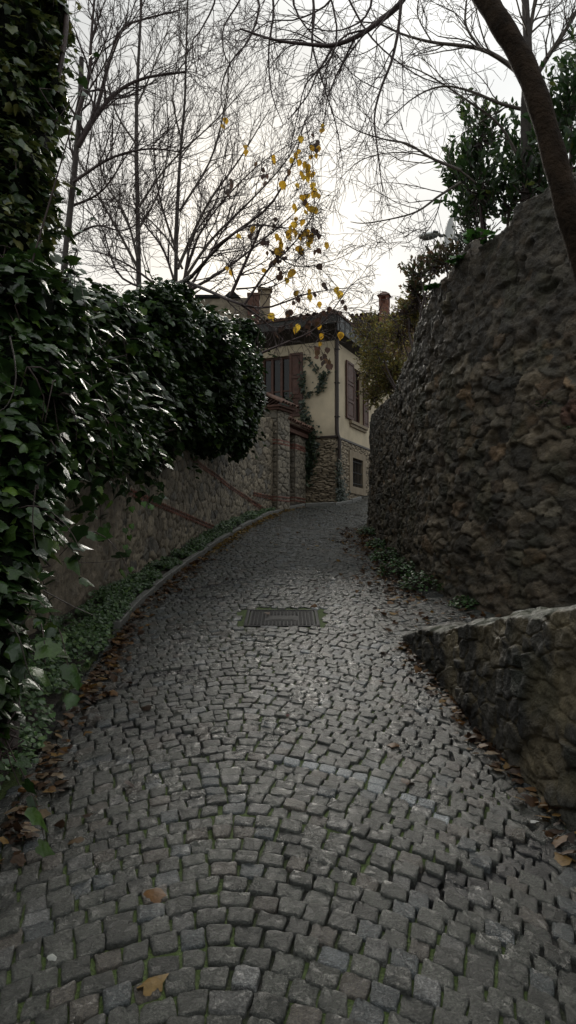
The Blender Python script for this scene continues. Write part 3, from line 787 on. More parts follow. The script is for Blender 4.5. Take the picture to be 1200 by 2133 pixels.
# low tiled roof with ridge tiles; barrel tiles along the eave
def barrel(mb, a, b_, r, n=6, up=(0, 0, 1), closed=True):
    a = np.array(a, float); b_ = np.array(b_, float); d = unit(b_ - a); s_ = unit(np.cross(d, up)); u_ = np.cross(s_, d)
    base = len(mb.v)
    for e, rr in ((a, r * 1.0), (b_, r * .86)):
        for i in range(n + 1):
            t = math.pi * i / n; mb.v.append(tuple(e + s_ * math.cos(t) * rr + u_ * math.sin(t) * rr))
        for i in range(n + 1):
            t = math.pi * i / n; mb.v.append(tuple(e + s_ * math.cos(t) * rr * .8 + u_ * math.sin(t) * rr * .8))
    m_ = n + 1
    for i in range(n):
        mb.f.append((base + i, base + i + 1, base + 2 * m_ + i + 1, base + 2 * m_ + i))
        mb.f.append((base + m_ + i, base + 3 * m_ + i, base + 3 * m_ + i + 1, base + m_ + i + 1))
        mb.f.append((base + i, base + m_ + i, base + m_ + i + 1, base + i + 1))
        mb.f.append((base + 2 * m_ + i, base + 2 * m_ + i + 1, base + 3 * m_ + i + 1, base + 3 * m_ + i))
mb = MB()
p0 = fL(-OR_ - .03, OV + .03, 7.745); p1 = fL(5.6, OV + .03, 7.745); q1 = fR(6.8, OR_ + .03, 7.745)
apex = fL(2.7, -2.9, 8.45); apex2 = fL(2.7, -6, 8.45)
mb.hexa([p0, p1, fL(5.6, -2.9, 8.4), apex, p0 + [0, 0, .04], p1 + [0, 0, .04], fL(5.6, -2.9, 8.44), apex + [0, 0, .04]])
mb.hexa([p0, apex, apex2, q1, p0 + [0, 0, .04], apex + [0, 0, .04], apex2 + [0, 0, .04], q1 + [0, 0, .04]])
mb.build('roof', M['tile'], hs)
mb = MB()
for v in np.arange(-.2, 5.6, .19):
    a = fL(v, OV + .05, 7.775); mb_d = unit(fL(v, -2.9, 8.44) - a); barrel(mb, a + rng.normal(0, .008, 3), a + mb_d * .45, .075)
for v in np.arange(-.3, 5.4, .19):
    a = fR(v, OR_ + .04, 7.76); barrel(mb, a + rng.normal(0, .006, 3), a + unit(np.array([-WR[0], -WR[1], .2])) * .4, .065)
o = mb.build('eave_tiles', M['tile'], hs)
# downpipe
pts = [fR(.02, .10, 7.3), fR(.03, .06, 7.0), fR(.03, .06, 5.6), fR(.03, .06, ZC + .15), fR(.03, .12, ZC - .1), fR(.03, .11, 4.05)]
dp = tubes('downpipe', [(smoothpath(pts, 22), np.full(22, .047))], M['pipe'], hs, 10)
for z in (6.95, 6.05, 5.15, 4.3): mb = MB(); mb.box(fR, -.035, .095, 0, .125, z, z + .03); mb.build('bracket', M['pipe'], dp, bevel=.004)
# windows
def window(fr, op, name, lights, rail, curtains, out=.03):
    ua, ub, za, zb = op; f = MB(); t = .055
    f.box(fr, ua, ua + t, -.16, -.08, za, zb); f.box(fr, ub - t, ub, -.16, -.08, za, zb)
    f.box(fr, ua + t, ub - t, -.16, -.08, za, za + t); f.box(fr, ua + t, ub - t, -.16, -.08, zb - t, zb)
    for l in lights: f.box(fr, ua + (ub - ua) * l - .035, ua + (ub - ua) * l + .035, -.15, -.06, za + t, zb - t)
    if rail: f.box(fr, ua + t, ub - t, -.145, -.095, za + (zb - za) * rail - .018, za + (zb - za) * rail + .018)
    w = f.build('window', M['redwood'], hs, bevel=.004)
    g = MB(); g.box(fr, ua + t, ub - t, -.128, -.12, za + t, zb - t); g.build('pane', M['glass'], w)
    if curtains:
        c = MB()
        for (a, b_) in curtains:
            n = 10
            for i in range(n):
                u = ua + (ub - ua) * (a + (b_ - a) * i / n); u2 = ua + (ub - ua) * (a + (b_ - a) * (i + 1) / n)
                c.box(fr, u, u2, -.24 - .02 * (i % 2), -.225 - .02 * (i % 2), za, za + (zb - za) * .72)
        c.build('curtain', M['curtain'], w)
    k = MB(); k.box(fr, ua - .1, ub + .1, -.9, -.88, za - .1, zb + .1); k.box(fr, ua - .08, ub + .08, -.88, -.285, zb, zb + .02); k.box(fr, ua - .08, ub + .08, -.88, -.285, za - .02, za)
    k.box(fr, ua - .1, ua - .08, -.88, -.285, za, zb); k.box(fr, ub + .08, ub + .1, -.88, -.285, za, zb)
    k.build('dark_room', M['dark'], w); return w
window(fL, LEFTW, 'a', (.33, .66), .42, [(.05, .3), (.72, .95)])
window(fR, RIGHTW, 'b', (.5,), .5, [(.1, .45)])
def shutter(fr, ua, ub, za, zb, w0=.01):
    s = MB(); t = .07
    s.box(fr, ua, ub, w0, w0 + .022, za, zb)
    s.box(fr, ua, ua + t, w0 + .022, w0 + .042, za, zb); s.box(fr, ub - t, ub, w0 + .022, w0 + .042, za, zb)
    H = zb - za
    for z in (0, .30, .62, 1):
        zz = za + (H - t) * z; s.box(fr, ua + t, ub - t, w0 + .022, w0 + .041, zz, zz + t)
    for a, b_ in ((0, .30), (.30, .62), (.62, 1)):
        z0 = za + (H - t) * a + t + .03; z1 = za + (H - t) * b_ - .03
        if z1 > z0: s.box(fr, ua + t + .03, ub - t - .03, w0 + .022, w0 + .036, z0, z1)
    return s.build('shutter', M['redwood'], hs, bevel=.004)
shutter(fL, .90, 1.285, 5.24, 6.97); shutter(fL, 2.135, 2.5, 5.24, 6.97)
shutter(fR, .83, 1.455, 5.27, 6.87, .02); shutter(fR, 2.345, 2.80, 5.27, 6.87)
mb = MB(); mb.box(fR, 1.15, 2.62, -.02, .09, 5.17, 5.255); mb.box(fR, 1.18, 2.59, -.02, .05, 5.09, 5.17); mb.build('sill', M['surround'], hs, bevel=.006); mb = MB()
mb.box(fL, 1.2, 2.2, -.02, .08, 5.16, 5.238); mb.build('sill', M['surround'], hs, bevel=.006)
# lower barred window
sr = MB(); a0, a1, z0, z1 = .99, 2.42, 3.22, 4.40
sr.box(fR, a0, LOWW[0], 0, .075, z0, z1); sr.box(fR, LOWW[1], a1, 0, .075, z0, z1); sr.box(fR, LOWW[0], LOWW[1], 0, .075, LOWW[3], z1); sr.box(fR, LOWW[0], LOWW[1], 0, .075, z0, LOWW[2])
sw = sr.build('window_surround', M['surround'], hs, bevel=.005)
b = MB()
for i in range(7):
    u = LOWW[0] + (LOWW[1] - LOWW[0]) * (i + .5) / 7; b.box(fR, u - .009, u + .009, .02, .038, LOWW[2], LOWW[3])
for z in (.12, .5, .88): zz = LOWW[2] + (LOWW[3] - LOWW[2]) * z; b.box(fR, LOWW[0], LOWW[1], .039, .05, zz - .012, zz + .012)
b.build('grille', M['iron'], sw)
b = MB(); b.box(fR, LOWW[0] - .02, LOWW[1] + .02, -.2, -.19, LOWW[2], LOWW[3]); b.build('pane', M['dark'], sw)

# ================================================================== gate with tiled canopy
gt = empty('gateway', (-.1, 19.1, float(ground(-.1, 19.1))), 'stone gate piers with a clay tiled canopy between garden wall and house', 'gate')
A0 = np.array([-.36, 18.25]); A1 = np.array([-.075, 18.75]); B0 = np.array([.175, 19.55]); B1 = np.array([.46, 20.35])
def pillar(name, a, b_, depth, z0, z1, bands, proud=.0):
    U = unit(b_ - a); W = np.array([U[1], -U[0]]); L = np.linalg.norm(b_ - a); fr = frame(a + W * proud, U, W)
    fs = frame(a + W * proud, -W, -U)      # near side, seen from the camera
    fe = frame(b_ + W * proud, -W, U)
    c = MB(); c.box(fr, .012, L - .012, -depth, -.004, z0, z1); o = c.build(name, M['surround'], gt)
    grids('stone_face', M['stone_fine'], o, [face_grid(fr, 0, L, z0, z1, .0, pier, flip=False, us=a[0] * 3, bands=bands), face_grid(fs, 0, depth, z0, z1, 0, pier, us=3, flip=True, bands=bands), face_grid(fe, 0, depth, z0, z1, 0, pier, us=6, bands=bands)])
    return fr, L
frA, LA = pillar('pier', A0, A1, .6, 2.2, 5.05, (2.87, 4.23), .12)
frB, LB = pillar('pier', B0, B1, .55, 2.4, 4.62, (2.95, 4.3))
# recessed door and lintel
U = unit(B1 - A0); W = np.array([U[1], -U[0]]); fg = frame(A0, U, W); LG = np.linalg.norm(B1 - A0)
mb = MB(); mb.box(fg, LA + .02, LG - LB, -.5, -.44, 2.3, 4.6); dr = mb.build('door', M['door'], gt)
mb = MB()
for i in range(5): uu = LA + .08 + i * .16; mb.box(fg, uu, uu + .012, -.44, -.432, 2.5, 4.5)
mb.build('plank_strip', M['door'], dr)
mb = MB(); mb.box(fg, LA + .0, LG - .02, -.5, .10, 4.60, 4.70); mb.box(fg, LA - .03, LG + .03, -.5, .16, 4.762, 4.80); mb.build('lintel', M['brick'], gt, bevel=.006)
mb = MB()
for i in range(18): uu = LA + .03 + i * (LG - LA - .06) / 18; mb.hexa([fg(uu, .06, 4.70), fg(uu + .09, .06, 4.70), fg(uu + .045, .06, 4.70), fg(uu + .045, -.02, 4.70), fg(uu, .06, 4.762), fg(uu + .09, .06, 4.762), fg(uu + .045, .15, 4.762), fg(uu + .045, -.02, 4.762)])
mb.build('brick_teeth', M['brick'], gt)
mb = MB(); mb.hexa([fg(LA - .1, .20, 4.80), fg(LG + .1, .20, 4.80), fg(LG + .1, -.5, 5.16), fg(LA - .1, -.5, 5.16), fg(LA - .1, .20, 4.83), fg(LG + .1, .20, 4.83), fg(LG + .1, -.5, 5.20), fg(LA - .1, -.5, 5.20)])
cn_ = mb.build('canopy', M['tile'], gt)
mb = MB()
n = int((LG - LA + .2) / .15)
for i in range(n):
    uu = LA - .06 + i * .15
    for j, (w0, z0) in enumerate(((.24, 4.82), (-.0, 4.95), (-.24, 5.07))):
        a = fg(uu, w0, z0) + rng.normal(0, .01, 3); b_ = fg(uu, w0 - .3, z0 + .155); barrel(mb, a, b_, .068)
mb.build('barrel_tiles', M['tile'], cn_)
# coping over pier A and the last of the wall
mb = MB(); LLL = 2.3; fa = frame(A0 - unit(A1 - A0) * 0.0, A1 - A0, (A1 - A0)[::-1] * [1, -1])
mb.box(fa, -.12, LA + .12, -.62, .26, 5.05, 5.10); mb.box(fa, -.08, LA + .08, -.6, .20, 4.99, 5.05)
cb = mb.build('coping', M['brick'], gt, bevel=.006)
mb = MB()
for i in range(6):
    uu = -.1 + i * .145; a = fa(uu, .32, 5.11); b_ = fa(uu, -.12, 5.34); barrel(mb, a + rng.normal(0, .008, 3), b_, .068)
    a = fa(uu, -.64, 5.11); barrel(mb, a, fa(uu, -.16, 5.33), .068)
barrel(mb, fa(-.2, -.13, 5.34), fa(LA + .15, -.13, 5.34), .08)
mb.build('barrel_tiles', M['tile'], cb)

# ================================================================== far buildings
def farstone(S, V, Pn=None):
    f1, f2, r = worley(S / .5, V / .22, .7, 2); m_ = sstep(.02, .15, f2 - f1)
    col = np.stack([lerp(.20, .30, r[1]), lerp(.165, .25, r[1]), lerp(.12, .18, r[1])], -1)
    return m_ * .01, col * (.6 + .4 * m_[..., None])
fb = empty('house', (P(480, 640, 31)[0], 31, float(ground(0, 31))), 'old stone house far behind the ivy on the left with a stepped parapet', 'house')
def pz(py, Y): return float(P(600, py, Y)[2])
def px_(px, Y): return float(P(px, 800, Y)[0])
Yb = 31.; x0, x1 = px_(150, Yb), px_(612, Yb)
grids('wall', M['farwall'], fb, [face_grid(WORLD_F := frame((0, Yb), (1, 0), (0, -1)), x0, px_(520, Yb), 3.0, pz(622, Yb), 0, farstone, step=.12), face_grid(WORLD_F, px_(520, Yb), px_(612, Yb), 3.0, pz(672, Yb), 0, farstone, step=.12)])
mb = MB(); mb.box(WORLD_F, x0, x1 + .2, -6, -.05, 3, pz(680, Yb)); mb.box(WORLD_F, x0, px_(520, Yb), -6, -.02, pz(680, Yb), pz(623, Yb))
mb.build('wall_core', M['surround'], fb)
mb = MB(); xa, xb = px_(462, Yb), px_(502, Yb); zb = pz(622, Yb)
mb.hexa([(xa, Yb - .1, zb), (xb, Yb - .1, zb), (xb, Yb + .6, zb), (xa, Yb + .6, zb), (px_(478, Yb), Yb - .1, zb + .28), (px_(487, Yb), Yb - .1, zb + .28), (px_(487, Yb), Yb + .6, zb + .28), (px_(478, Yb), Yb + .6, zb + .28)])
mb.box(WORLD_F, px_(405, Yb), px_(458, Yb), -.4, .1, zb, zb + .14); mb.box(WORLD_F, x0, px_(400, Yb), -.4, .1, zb, zb + .1)
mb.build('parapet', M['farwall'], fb, bevel=.02)
mb = MB(); xa, xb = px_(515, Yb - .5), px_(540, Yb - .5); f2_ = frame((0, Yb - .5), (1, 0), (0, -1))
mb.box(f2_, xa, xb, -.5, 0, pz(700, Yb), pz(624, Yb)); mb.box(f2_, xa - .02, xb + .02, -.52, .02, pz(623.9, Yb), pz(618, Yb)); mb.build('chimney', M['brick'], fb, bevel=.01)
mb = MB(); xa, xb = px_(541, Yb - .5), px_(562, Yb - .5)
mb.box(f2_, xa, xb, -.45, 0, pz(700, Yb), pz(622, Yb)); mb.box(f2_, xa - .04, xb + .04, -.49, .04, pz(621.9, Yb), pz(618, Yb)); mb.box(f2_, xa + .01, xb - .01, -.44, -.01, pz(617.9, Yb), pz(612, Yb)); mb.box(f2_, xa - .08, xb + .08, -.5, .08, pz(611.9, Yb), pz(609, Yb))
c = mb.build('chimney', M['surround'], fb, bevel=.01)
mb = MB(); zb = pz(608.9, Yb)
mb.hexa([f2_(xa - .1, .1, zb), f2_(xb + .1, .1, zb), f2_(xb + .1, -.52, zb), f2_(xa - .1, -.52, zb), f2_(xa + .15, -.15, zb + .12), f2_(xb - .15, -.15, zb + .12), f2_(xb - .15, -.3, zb + .12), f2_(xa + .15, -.3, zb + .12)]); mb.build('cap', M['fascia'], c)

Yr = 33.; fr3 = frame((0, Yr), unit(np.array([1., -.12])), unit(np.array([-.12, -1.])))
rb = empty('house', (px_(800, Yr), Yr, float(ground(0, Yr))), 'far house behind the climber on the right with a terracotta roof and red chimney', 'house')
xa, xb = px_(742, Yr), px_(960, Yr)
mb = MB(); mb.box(fr3, xa, xb, -6, 0, 3, pz(672, Yr)); mb.build('wall', mat_surf('brown_render', (.13, .085, .055), 2, (.7, 1.1), (.8, .9), 30, .3, .01), rb)
zb = pz(670, Yr)
mb = MB(); mb.hexa([fr3(xa - .2, .3, zb), fr3(xb, .3, zb), fr3(xb, -4, zb + .7), fr3(xa - .2, -4, zb + .7), fr3(xa - .2, .3, zb + .06), fr3(xb, .3, zb + .06), fr3(xb, -4, zb + .8), fr3(xa - .2, -4, zb + .8)]); rf = mb.build('roof', M['tile'], rb)
mb = MB()
for i in range(26): u = xa - .15 + i * .19; barrel(mb, fr3(u, .36, zb + .07), fr3(u, -.5, zb + .22), .08)
mb.build('barrel_tiles', M['tile'], rf)
# red chimney with hooded cap
Yc = 32.; f4 = frame((px_(800, Yc), Yc), (1, -.35), (-.35, -1)); h = .19
mb = MB(); mb.box(f4, -h, h, -2 * h, 0, pz(672, Yc), pz(634, Yc)); ch = mb.build('chimney', M['chimred'], rb, bevel=.01)
mb = MB(); zt_ = pz(634, Yc); z2_ = pz(617, Yc)
for a in (-h - .01, h - .09): mb.box(f4, a, a + .1, -.1, .01, zt_, z2_); mb.box(f4, a, a + .1, -2 * h - .01, -2 * h + .09, zt_, z2_)
mb.box(f4, -h - .01, h + .01, -2 * h - .01, .01, zt_ - .03, zt_ + .02); mb.box(f4, -h - .01, h + .01, -2 * h - .01, .01, z2_, z2_ + .05)
mb.box(f4, -.05, .05, -h - .05, -h + .05, zt_, z2_)
mb.build('flue_opening', M['chimred'], ch)
mb = MB(); z3 = z2_ + .05; e = .09
mb.hexa([f4(-h - e, e, z3), f4(h + e, e, z3), f4(h + e, -2 * h - e, z3), f4(-h - e, -2 * h - e, z3), f4(-.05, -h + .05, z3 + .2), f4(.05, -h + .05, z3 + .2), f4(.05, -h - .05, z3 + .2), f4(-.05, -h - .05, z3 + .2)]); mb.build('hood', M['tile'], ch)
# dishes
def dish(name, c, n, r, depth, mat, label, base, cat='satellite dish', group=None):
    t = empty(name, (c[0], c[1], base), label, cat, group); n = unit(np.array(n, float)); s_ = unit(np.cross(n, (0, 0, 1))); u_ = np.cross(s_, n)
    V = []; k = 28; rs = 7
    for lay in (0, 1):
        for i in range(rs):
            rr = r * i / (rs - 1)
            for j in range(k):
                a = 2 * np.pi * j / k; V.append(c + (s_ * math.cos(a) * .88 + u_ * math.sin(a)) * rr + n * (depth * (rr / r) ** 2 - depth - .012 * lay))
    V = np.array(V); idx = np.arange(2 * rs * k).reshape(2, rs, k); Fs = []
    for lay in (0, 1):
        a = idx[lay, :-1]; b_ = idx[lay, 1:]; q = np.stack([a, np.roll(a, -1, 1), np.roll(b_, -1, 1), b_], -1).reshape(-1, 4); Fs.append(q if lay == 0 else q[:, ::-1])
    a = idx[0, -1]; b_ = idx[1, -1]; Fs.append(np.stack([a, np.roll(a, -1), np.roll(b_, -1), b_], -1))
    npmesh('reflector', V, Fs, mat, t, smooth=True)
    back = c - n * (depth + .012); mz = back - n * .12
    tubes('mast', [(np.array([mz + [0, 0, .05], [mz[0], mz[1], base + .2], [mz[0], mz[1], base]]), np.full(3, .022)), (np.array([back, mz]), np.full(2, .02))], M['grey'], t, 8)
    foc = c + n * r * .75
    tubes('feed_arm', [(np.array([c - u_ * r * .95 - n * depth * .1, foc - u_ * .1, foc]), np.full(3, .010)), (np.array([foc, foc - n * .08]), np.full(2, .022))], M['grey'], t, 8)
c = P(935, 487, 12.2); dish('satellite_dish', c, (-.975, -.10, .10), .345, .06, M['white'], 'large white satellite dish seen nearly edge-on above the retaining wall', 4.3)
c = P(757, 662, 32.6); dish('satellite_dish', c, (-.35, -.9, .25), .24, .05, M['grey'], 'small grey satellite dish on the far terracotta roof', zb)
# street lamp
Yl = 14.5; hd = P(895, 491, Yl); b0 = P(955, 492, Yl)
t = empty('street_lamp', (b0[0], b0[1], 4.3), 'street lamp with a flat oval head beside the satellite dish above the wall', 'street lamp')
tubes('pole', [(smoothpath([(b0[0], b0[1], 4.2), (b0[0], b0[1], hd[2] - .5), (b0[0] - .03, b0[1], hd[2] - .12), (b0[0] - .16, b0[1], hd[2] - .01), (hd[0] + .18, hd[1], hd[2] + .0)], 20), np.linspace(.05, .028, 20))], M['grey'], t, 10)
def lens(c, rx, ry, zt, zbm, name, mat, par):
    V = []; k = 24
    prof = [(0.02, zt), (.6, zt * .8), (.9, zt * .35), (1, 0), (.93, -zbm * .5), (.6, -zbm), (.02, -zbm)]
    for rr, z in prof:
        for j in range(k): a = 2 * np.pi * j / k; V.append(c + [rx * rr * math.cos(a), ry * rr * math.sin(a), z + .03 * math.cos(a) * rr])
    idx = np.arange(len(prof) * k).reshape(len(prof), k); a = idx[:-1]; b_ = idx[1:]
    q = np.stack([a, b_, np.roll(b_, -1, 1), np.roll(a, -1, 1)], -1).reshape(-1, 4); npmesh(name, np.array(V), [q], mat, par, smooth=True)
lens(hd, .215, .13, .06, .03, 'lamp_head', M['white'], t); lens(hd - [0, 0, .035], .16, .10, .004, .03, 'diffuser', M['grey'], t)
# ================================================================== ivy
def ellipsoid_scatter(blobs, per_m2, rg, deep=.35):
    """blobs (px,py,Y,rx_px,rz_px,ry_m). returns pos, outward normal"""
    B = []
    for px, py, Y, rx, rz, ry in blobs: B.append((P(px, py, Y), np.array([rx / F * Y, ry, rz / F * Y])))
    pos = []; nr = []
    for i, (c, r) in enumerate(B):
        area = 4 * math.pi * ((r[0] * r[1]) ** 1.6 / 3 + (r[0] * r[2]) ** 1.6 / 3 + (r[1] * r[2]) ** 1.6 / 3) ** (1 / 1.6)
        n = int(area * per_m2); d = rg.normal(size=(n, 3)); d /= np.linalg.norm(d, axis=1, keepdims=True)
        bumpf = 1 + .22 * (fbm(d[:, 0] * 3 + i * 7, d[:, 2] * 3 + d[:, 1] * 2, 3) - .5) * 2
        rad = (1 - deep * rg.random(n) ** 1.6) * bumpf + rg.normal(0, .03, n)
        p = c + d * r * rad[:, None]; nn = d / r; nn /= np.linalg.norm(nn, axis=1, keepdims=True)
        keep = np.ones(n, bool)
        for j, (c2, r2) in enumerate(B):
            if j != i: keep &= (((p - c2) / r2) ** 2).sum(1) > .62
        pos.append(p[keep]); nr.append(nn[keep])
    return np.concatenate(pos), np.concatenate(nr), B
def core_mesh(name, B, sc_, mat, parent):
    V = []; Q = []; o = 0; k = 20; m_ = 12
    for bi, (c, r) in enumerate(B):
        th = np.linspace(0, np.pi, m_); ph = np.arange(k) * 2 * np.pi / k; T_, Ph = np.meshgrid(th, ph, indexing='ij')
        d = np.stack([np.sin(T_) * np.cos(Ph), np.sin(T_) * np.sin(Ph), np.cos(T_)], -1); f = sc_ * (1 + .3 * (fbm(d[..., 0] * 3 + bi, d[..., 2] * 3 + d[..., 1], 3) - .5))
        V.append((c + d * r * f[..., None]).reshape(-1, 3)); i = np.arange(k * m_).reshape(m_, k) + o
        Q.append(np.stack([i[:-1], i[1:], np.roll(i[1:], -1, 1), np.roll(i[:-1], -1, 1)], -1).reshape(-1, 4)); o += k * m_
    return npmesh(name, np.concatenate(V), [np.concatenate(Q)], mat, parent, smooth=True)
def ivy_plant(label, base, blobs, dens, size, cols, w, seed, mat, droop=.8, deep=.35, stemsY=None, out=(.3, -.25, .9), core=.78, extra=None, shoots=45):
    rg = np.random.default_rng(seed)
    t = empty('ivy', base, label, 'ivy')
    pos, nr, B = ellipsoid_scatter(blobs, dens, rg, deep)
    if extra is not None: pos = np.concatenate([pos, extra]); nr = np.concatenate([nr, np.tile([[.2, -.9, .3]], (len(extra), 1))])
    gz = ground(pos[:, 0], pos[:, 1]); k = pos[:, 2] > gz + .04; pos, nr = pos[k], nr[k]
    st = [(smoothpath([c + rg.normal(0, .02, 3) for c, _ in B], 6 * len(B)), np.full(6 * len(B), .02))] if len(B) > 1 else []
    # loose shoots that leave the mass and droop
    ap = []; an = []
    for j in range(shoots):
        i = rg.integers(len(pos)); o = pos[i]; d = unit(nr[i] + rg.normal(0, .3, 3) + [0, 0, .15]); L = rg.uniform(.18, .5); pts = [o]
        for k_ in range(7): d = unit(d + np.array([0, 0, -.26]) + rg.normal(0, .08, 3)); pts.append(pts[-1] + d * L / 7)
        pts = np.array(pts); st.append((np.concatenate([[o - nr[i] * .12], pts]), np.linspace(.004, .002, 9)))
        for k_ in range(1, 8): ap.append(pts[k_] + rg.normal(0, .018, 3)); an.append(nr[i])
    if ap: pos = np.concatenate([pos, ap]); nr = np.concatenate([nr, an])
    N = len(pos)
    n = nr * .42 + np.array([.1, .0, .85]) + rg.normal(0, .42, (N, 3))
    tip = nr * .8 + np.array([0, 0, -droop]) + rg.normal(0, .4, (N, 3))
    sz = rg.uniform(*size, N) * rg.choice([.7, 1, 1.15], N)
    leaves('foliage', T_IVY, pos, n, tip, sz, palette(N, cols, w, rg), mat, t)
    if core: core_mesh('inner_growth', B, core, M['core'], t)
    for j in range(70):
        i = rg.integers(N); p = pos[i]; c, r = B[np.argmin([np.linalg.norm((p - c) / r) for c, r in B])]
        q = smoothpath([c, c + (p - c) * .5, c + (p - c) * .9 + rg.normal(0, .05, 3), p + rg.normal(0, .04, 3) + [0, -.04, -.05], p + rg.normal(0, .06, 3) + [0, -.05, -.22]], 9)
        st.append((q, np.linspace(.007, .0025, 9)))
    tubes('stem', st, M['twig'], t)
    return t, B
DK = [(.016, .036, .009), (.028, .058, .013), (.046, .084, .018), (.09, .15, .025), (.09, .14, .025)]
WD = [5, 5, 3, .35, .12]
# big ivy tumbling over the garden wall
blobsA = [(225, 690, 8.2, 80, 80, .8), (330, 690, 10.5, 80, 95, .9), (365, 640, 11.5, 50, 50, .6), (425, 745, 12, 80, 105, .9), (490, 775, 14.2, 52, 92, .7), (512, 740, 15.5, 35, 55, .5),
          (495, 880, 15, 42, 72, .6), (430, 860, 13, 75, 88, .75), (350, 845, 11, 90, 100, .8), (280, 800, 9.4, 90, 120, .8), (215, 790, 8.0, 80, 110, .7), (270, 905, 8.8, 62, 62, .5), (515, 830, 15.4, 40, 60, .5), (505, 705, 14.6, 42, 45, .5), (330, 925, 10.6, 40, 45, .4), (170, 690, 7.6, 70, 80, .7)]
ivy_plant('huge dark glossy ivy tumbling over the garden wall near the gate', (-2.2, 11, float(ground(0, 11)) + 1.5), blobsA, 430, (.07, .125), DK, [5, 5, 3, .6, .25], 31, M['ivy'], shoots=260)
# middle spill in front, nearer
blobsB = [(150, 800, 6.0, 85, 105, .5), (225, 880, 6.8, 70, 75, .45), (290, 935, 8.0, 40, 45, .35), (150, 905, 5.4, 75, 75, .4), (200, 960, 6.2, 50, 35, .3), (105, 680, 5.2, 90, 110, .5), (115, 985, 4.6, 45, 50, .3)]
ivy_plant('glossy ivy hanging in a slope over the plastered stretch of garden wall', (-2.3, 6, float(ground(0, 6)) + 1.5), blobsB, 420, (.07, .12), DK, [5, 5, 4, .8, .5], 32, M['ivy'], deep=.3, shoots=160)
# tall yellowish ivy climbing out of frame at upper left
blobsC = [(20, -40, 5.3, 105, 150, .55), (25, 120, 5.2, 108, 130, .5), (15, 260, 5.1, 115, 130, .5), (10, 390, 4.9, 112, 130, .5), (-10, 520, 4.8, 125, 130, .5), (120, 40, 5.4, 25, 50, .2), (105, 200, 5.2, 35, 60, .25), (-60, 650, 4.9, 130, 200, .5)]
ivy_plant('tall yellow-green ivy column rising past the frame at upper left', (-1.95, 5.1, float(ground(0, 5.1)) + 1.0), blobsC, 520, (.05, .09), [(.05, .075, .018), (.10, .12, .03), (.17, .17, .05), (.03, .06, .015)], [4, 4, 1.6, 4], 33, M['ivyold'], deep=.3)
# near dark ivy with large leaves, down to the ground
blobsD = [(40, 640, 4.3, 95, 110, .4), (60, 800, 4.1, 95, 110, .4), (40, 950, 3.9, 100, 120, .4), (35, 1090, 3.7, 70, 110, .35), (10, 1230, 3.5, 55, 105, .3), (-15, 1370, 3.3, 58, 95, .26), (-22, 1490, 3.2, 40, 60, .2)]
rg = np.random.default_rng(9)
ex = [P(a, b_, y) for a, b_, y in ((128, 1365, 3.1), (150, 1455, 3.0), (105, 1320, 3.2), (185, 620, 4.0), (170, 560, 4.2), (150, 640, 4.0), (205, 660, 4.4), (180, 205, 4.2), (195, 110, 4.2), (170, 190, 4.3), (150, 130, 4.4), (160, 240, 4.3), (165, 480, 4.5), (160, 40, 4.5), (140, 560, 4.2),
                                      (95, 1200, 3.3), (75, 1300, 3.2), (70, 1420, 3.1), (40, 1350, 3.0), (60, 1240, 3.2), (120, 1040, 3.6), (150, 1010, 3.8), (135, 1100, 3.6), (22, 805, 3.2), (35, 840, 3.2), (8, 860, 3.2))]
ex = np.concatenate([np.array(ex)] + [np.array([P(a + rg.normal(0, 14), b_ + rg.normal(0, 18), y) for _ in range(3)]) for a, b_, y in ((150, 620, 4.3), (170, 180, 4.5), (150, 100, 4.5), (90, 1150, 3.5), (70, 1270, 3.3), (130, 1030, 3.8))])
tD, BD = ivy_plant('near dark ivy with large glossy leaves hanging to the ground at the left edge', (-1.4, 3.6, float(ground(0, 3.6))), blobsD, 420, (.065, .115), DK, [6, 6, 4, .6, .12], 34, M['ivy'], deep=.3, extra=ex)
vines = []
for pts, y in (([(75, 1010), (68, 1080), (75, 1150)], 3.2), ([(20, 700), (32, 760), (30, 810), (10, 850), (-20, 860)], 3.1), ([(90, 1230), (150, 1262), (195, 1282)], 3.4), ([(200, 940), (260, 985), (270, 1010), (262, 1100), (265, 1190)], 6.2), ([(130, 1170), (190, 1172), (245, 1168)], 4.4),
               ([(185, 140), (190, 170), (180, 210)], 4.3), ([(250, -20), (252, 60), (250, 120), (247, 195)], 5.0), ([(15, 1290), (40, 1330), (60, 1400), (90, 1440)], 3.0), ([(140, 545), (165, 585), (178, 640)], 4.2)):
    vines.append((smoothpath([P(a, b_, y) for a, b_ in pts], 14), np.linspace(.004, .002, 14) if y < 4.4 or y > 6.5 else np.linspace(.0028, .0018, 14)))
for a in range(5): vines.append((smoothpath([P(5 + a * 6, 1330, 3.7), P(10 + a * 4, 1400, 3.6), P(6 + a * 7, 1480, 3.5), P(2 + a * 6, 1560, 3.4)], 10), np.full(10, .022)))
for v_ in vines: tubes('climbing_stem', [v_], M['bark'], tD)
# bright leaves on the loose tendril crossing the plastered wall
lp = np.array([P(a, b_, 6.15) for a, b_ in ((275, 1095), (262, 1105), (270, 1120), (268, 1150), (300, 1050), (315, 1055), (150, 1000), (275, 1060), (262, 1140), (272, 1185))])
for q_ in lp: leaves('tendril_leaf', T_IVY, q_[None], np.array([[.3, -.9, .3]]) + rg.normal(0, .3, (1, 3)), np.array([[.2, 0, -1.]]), np.full(1, .055), palette(1, [(.06, .13, .02), (.04, .08, .02)], [2, 1], rg), M['ivy'], tD)

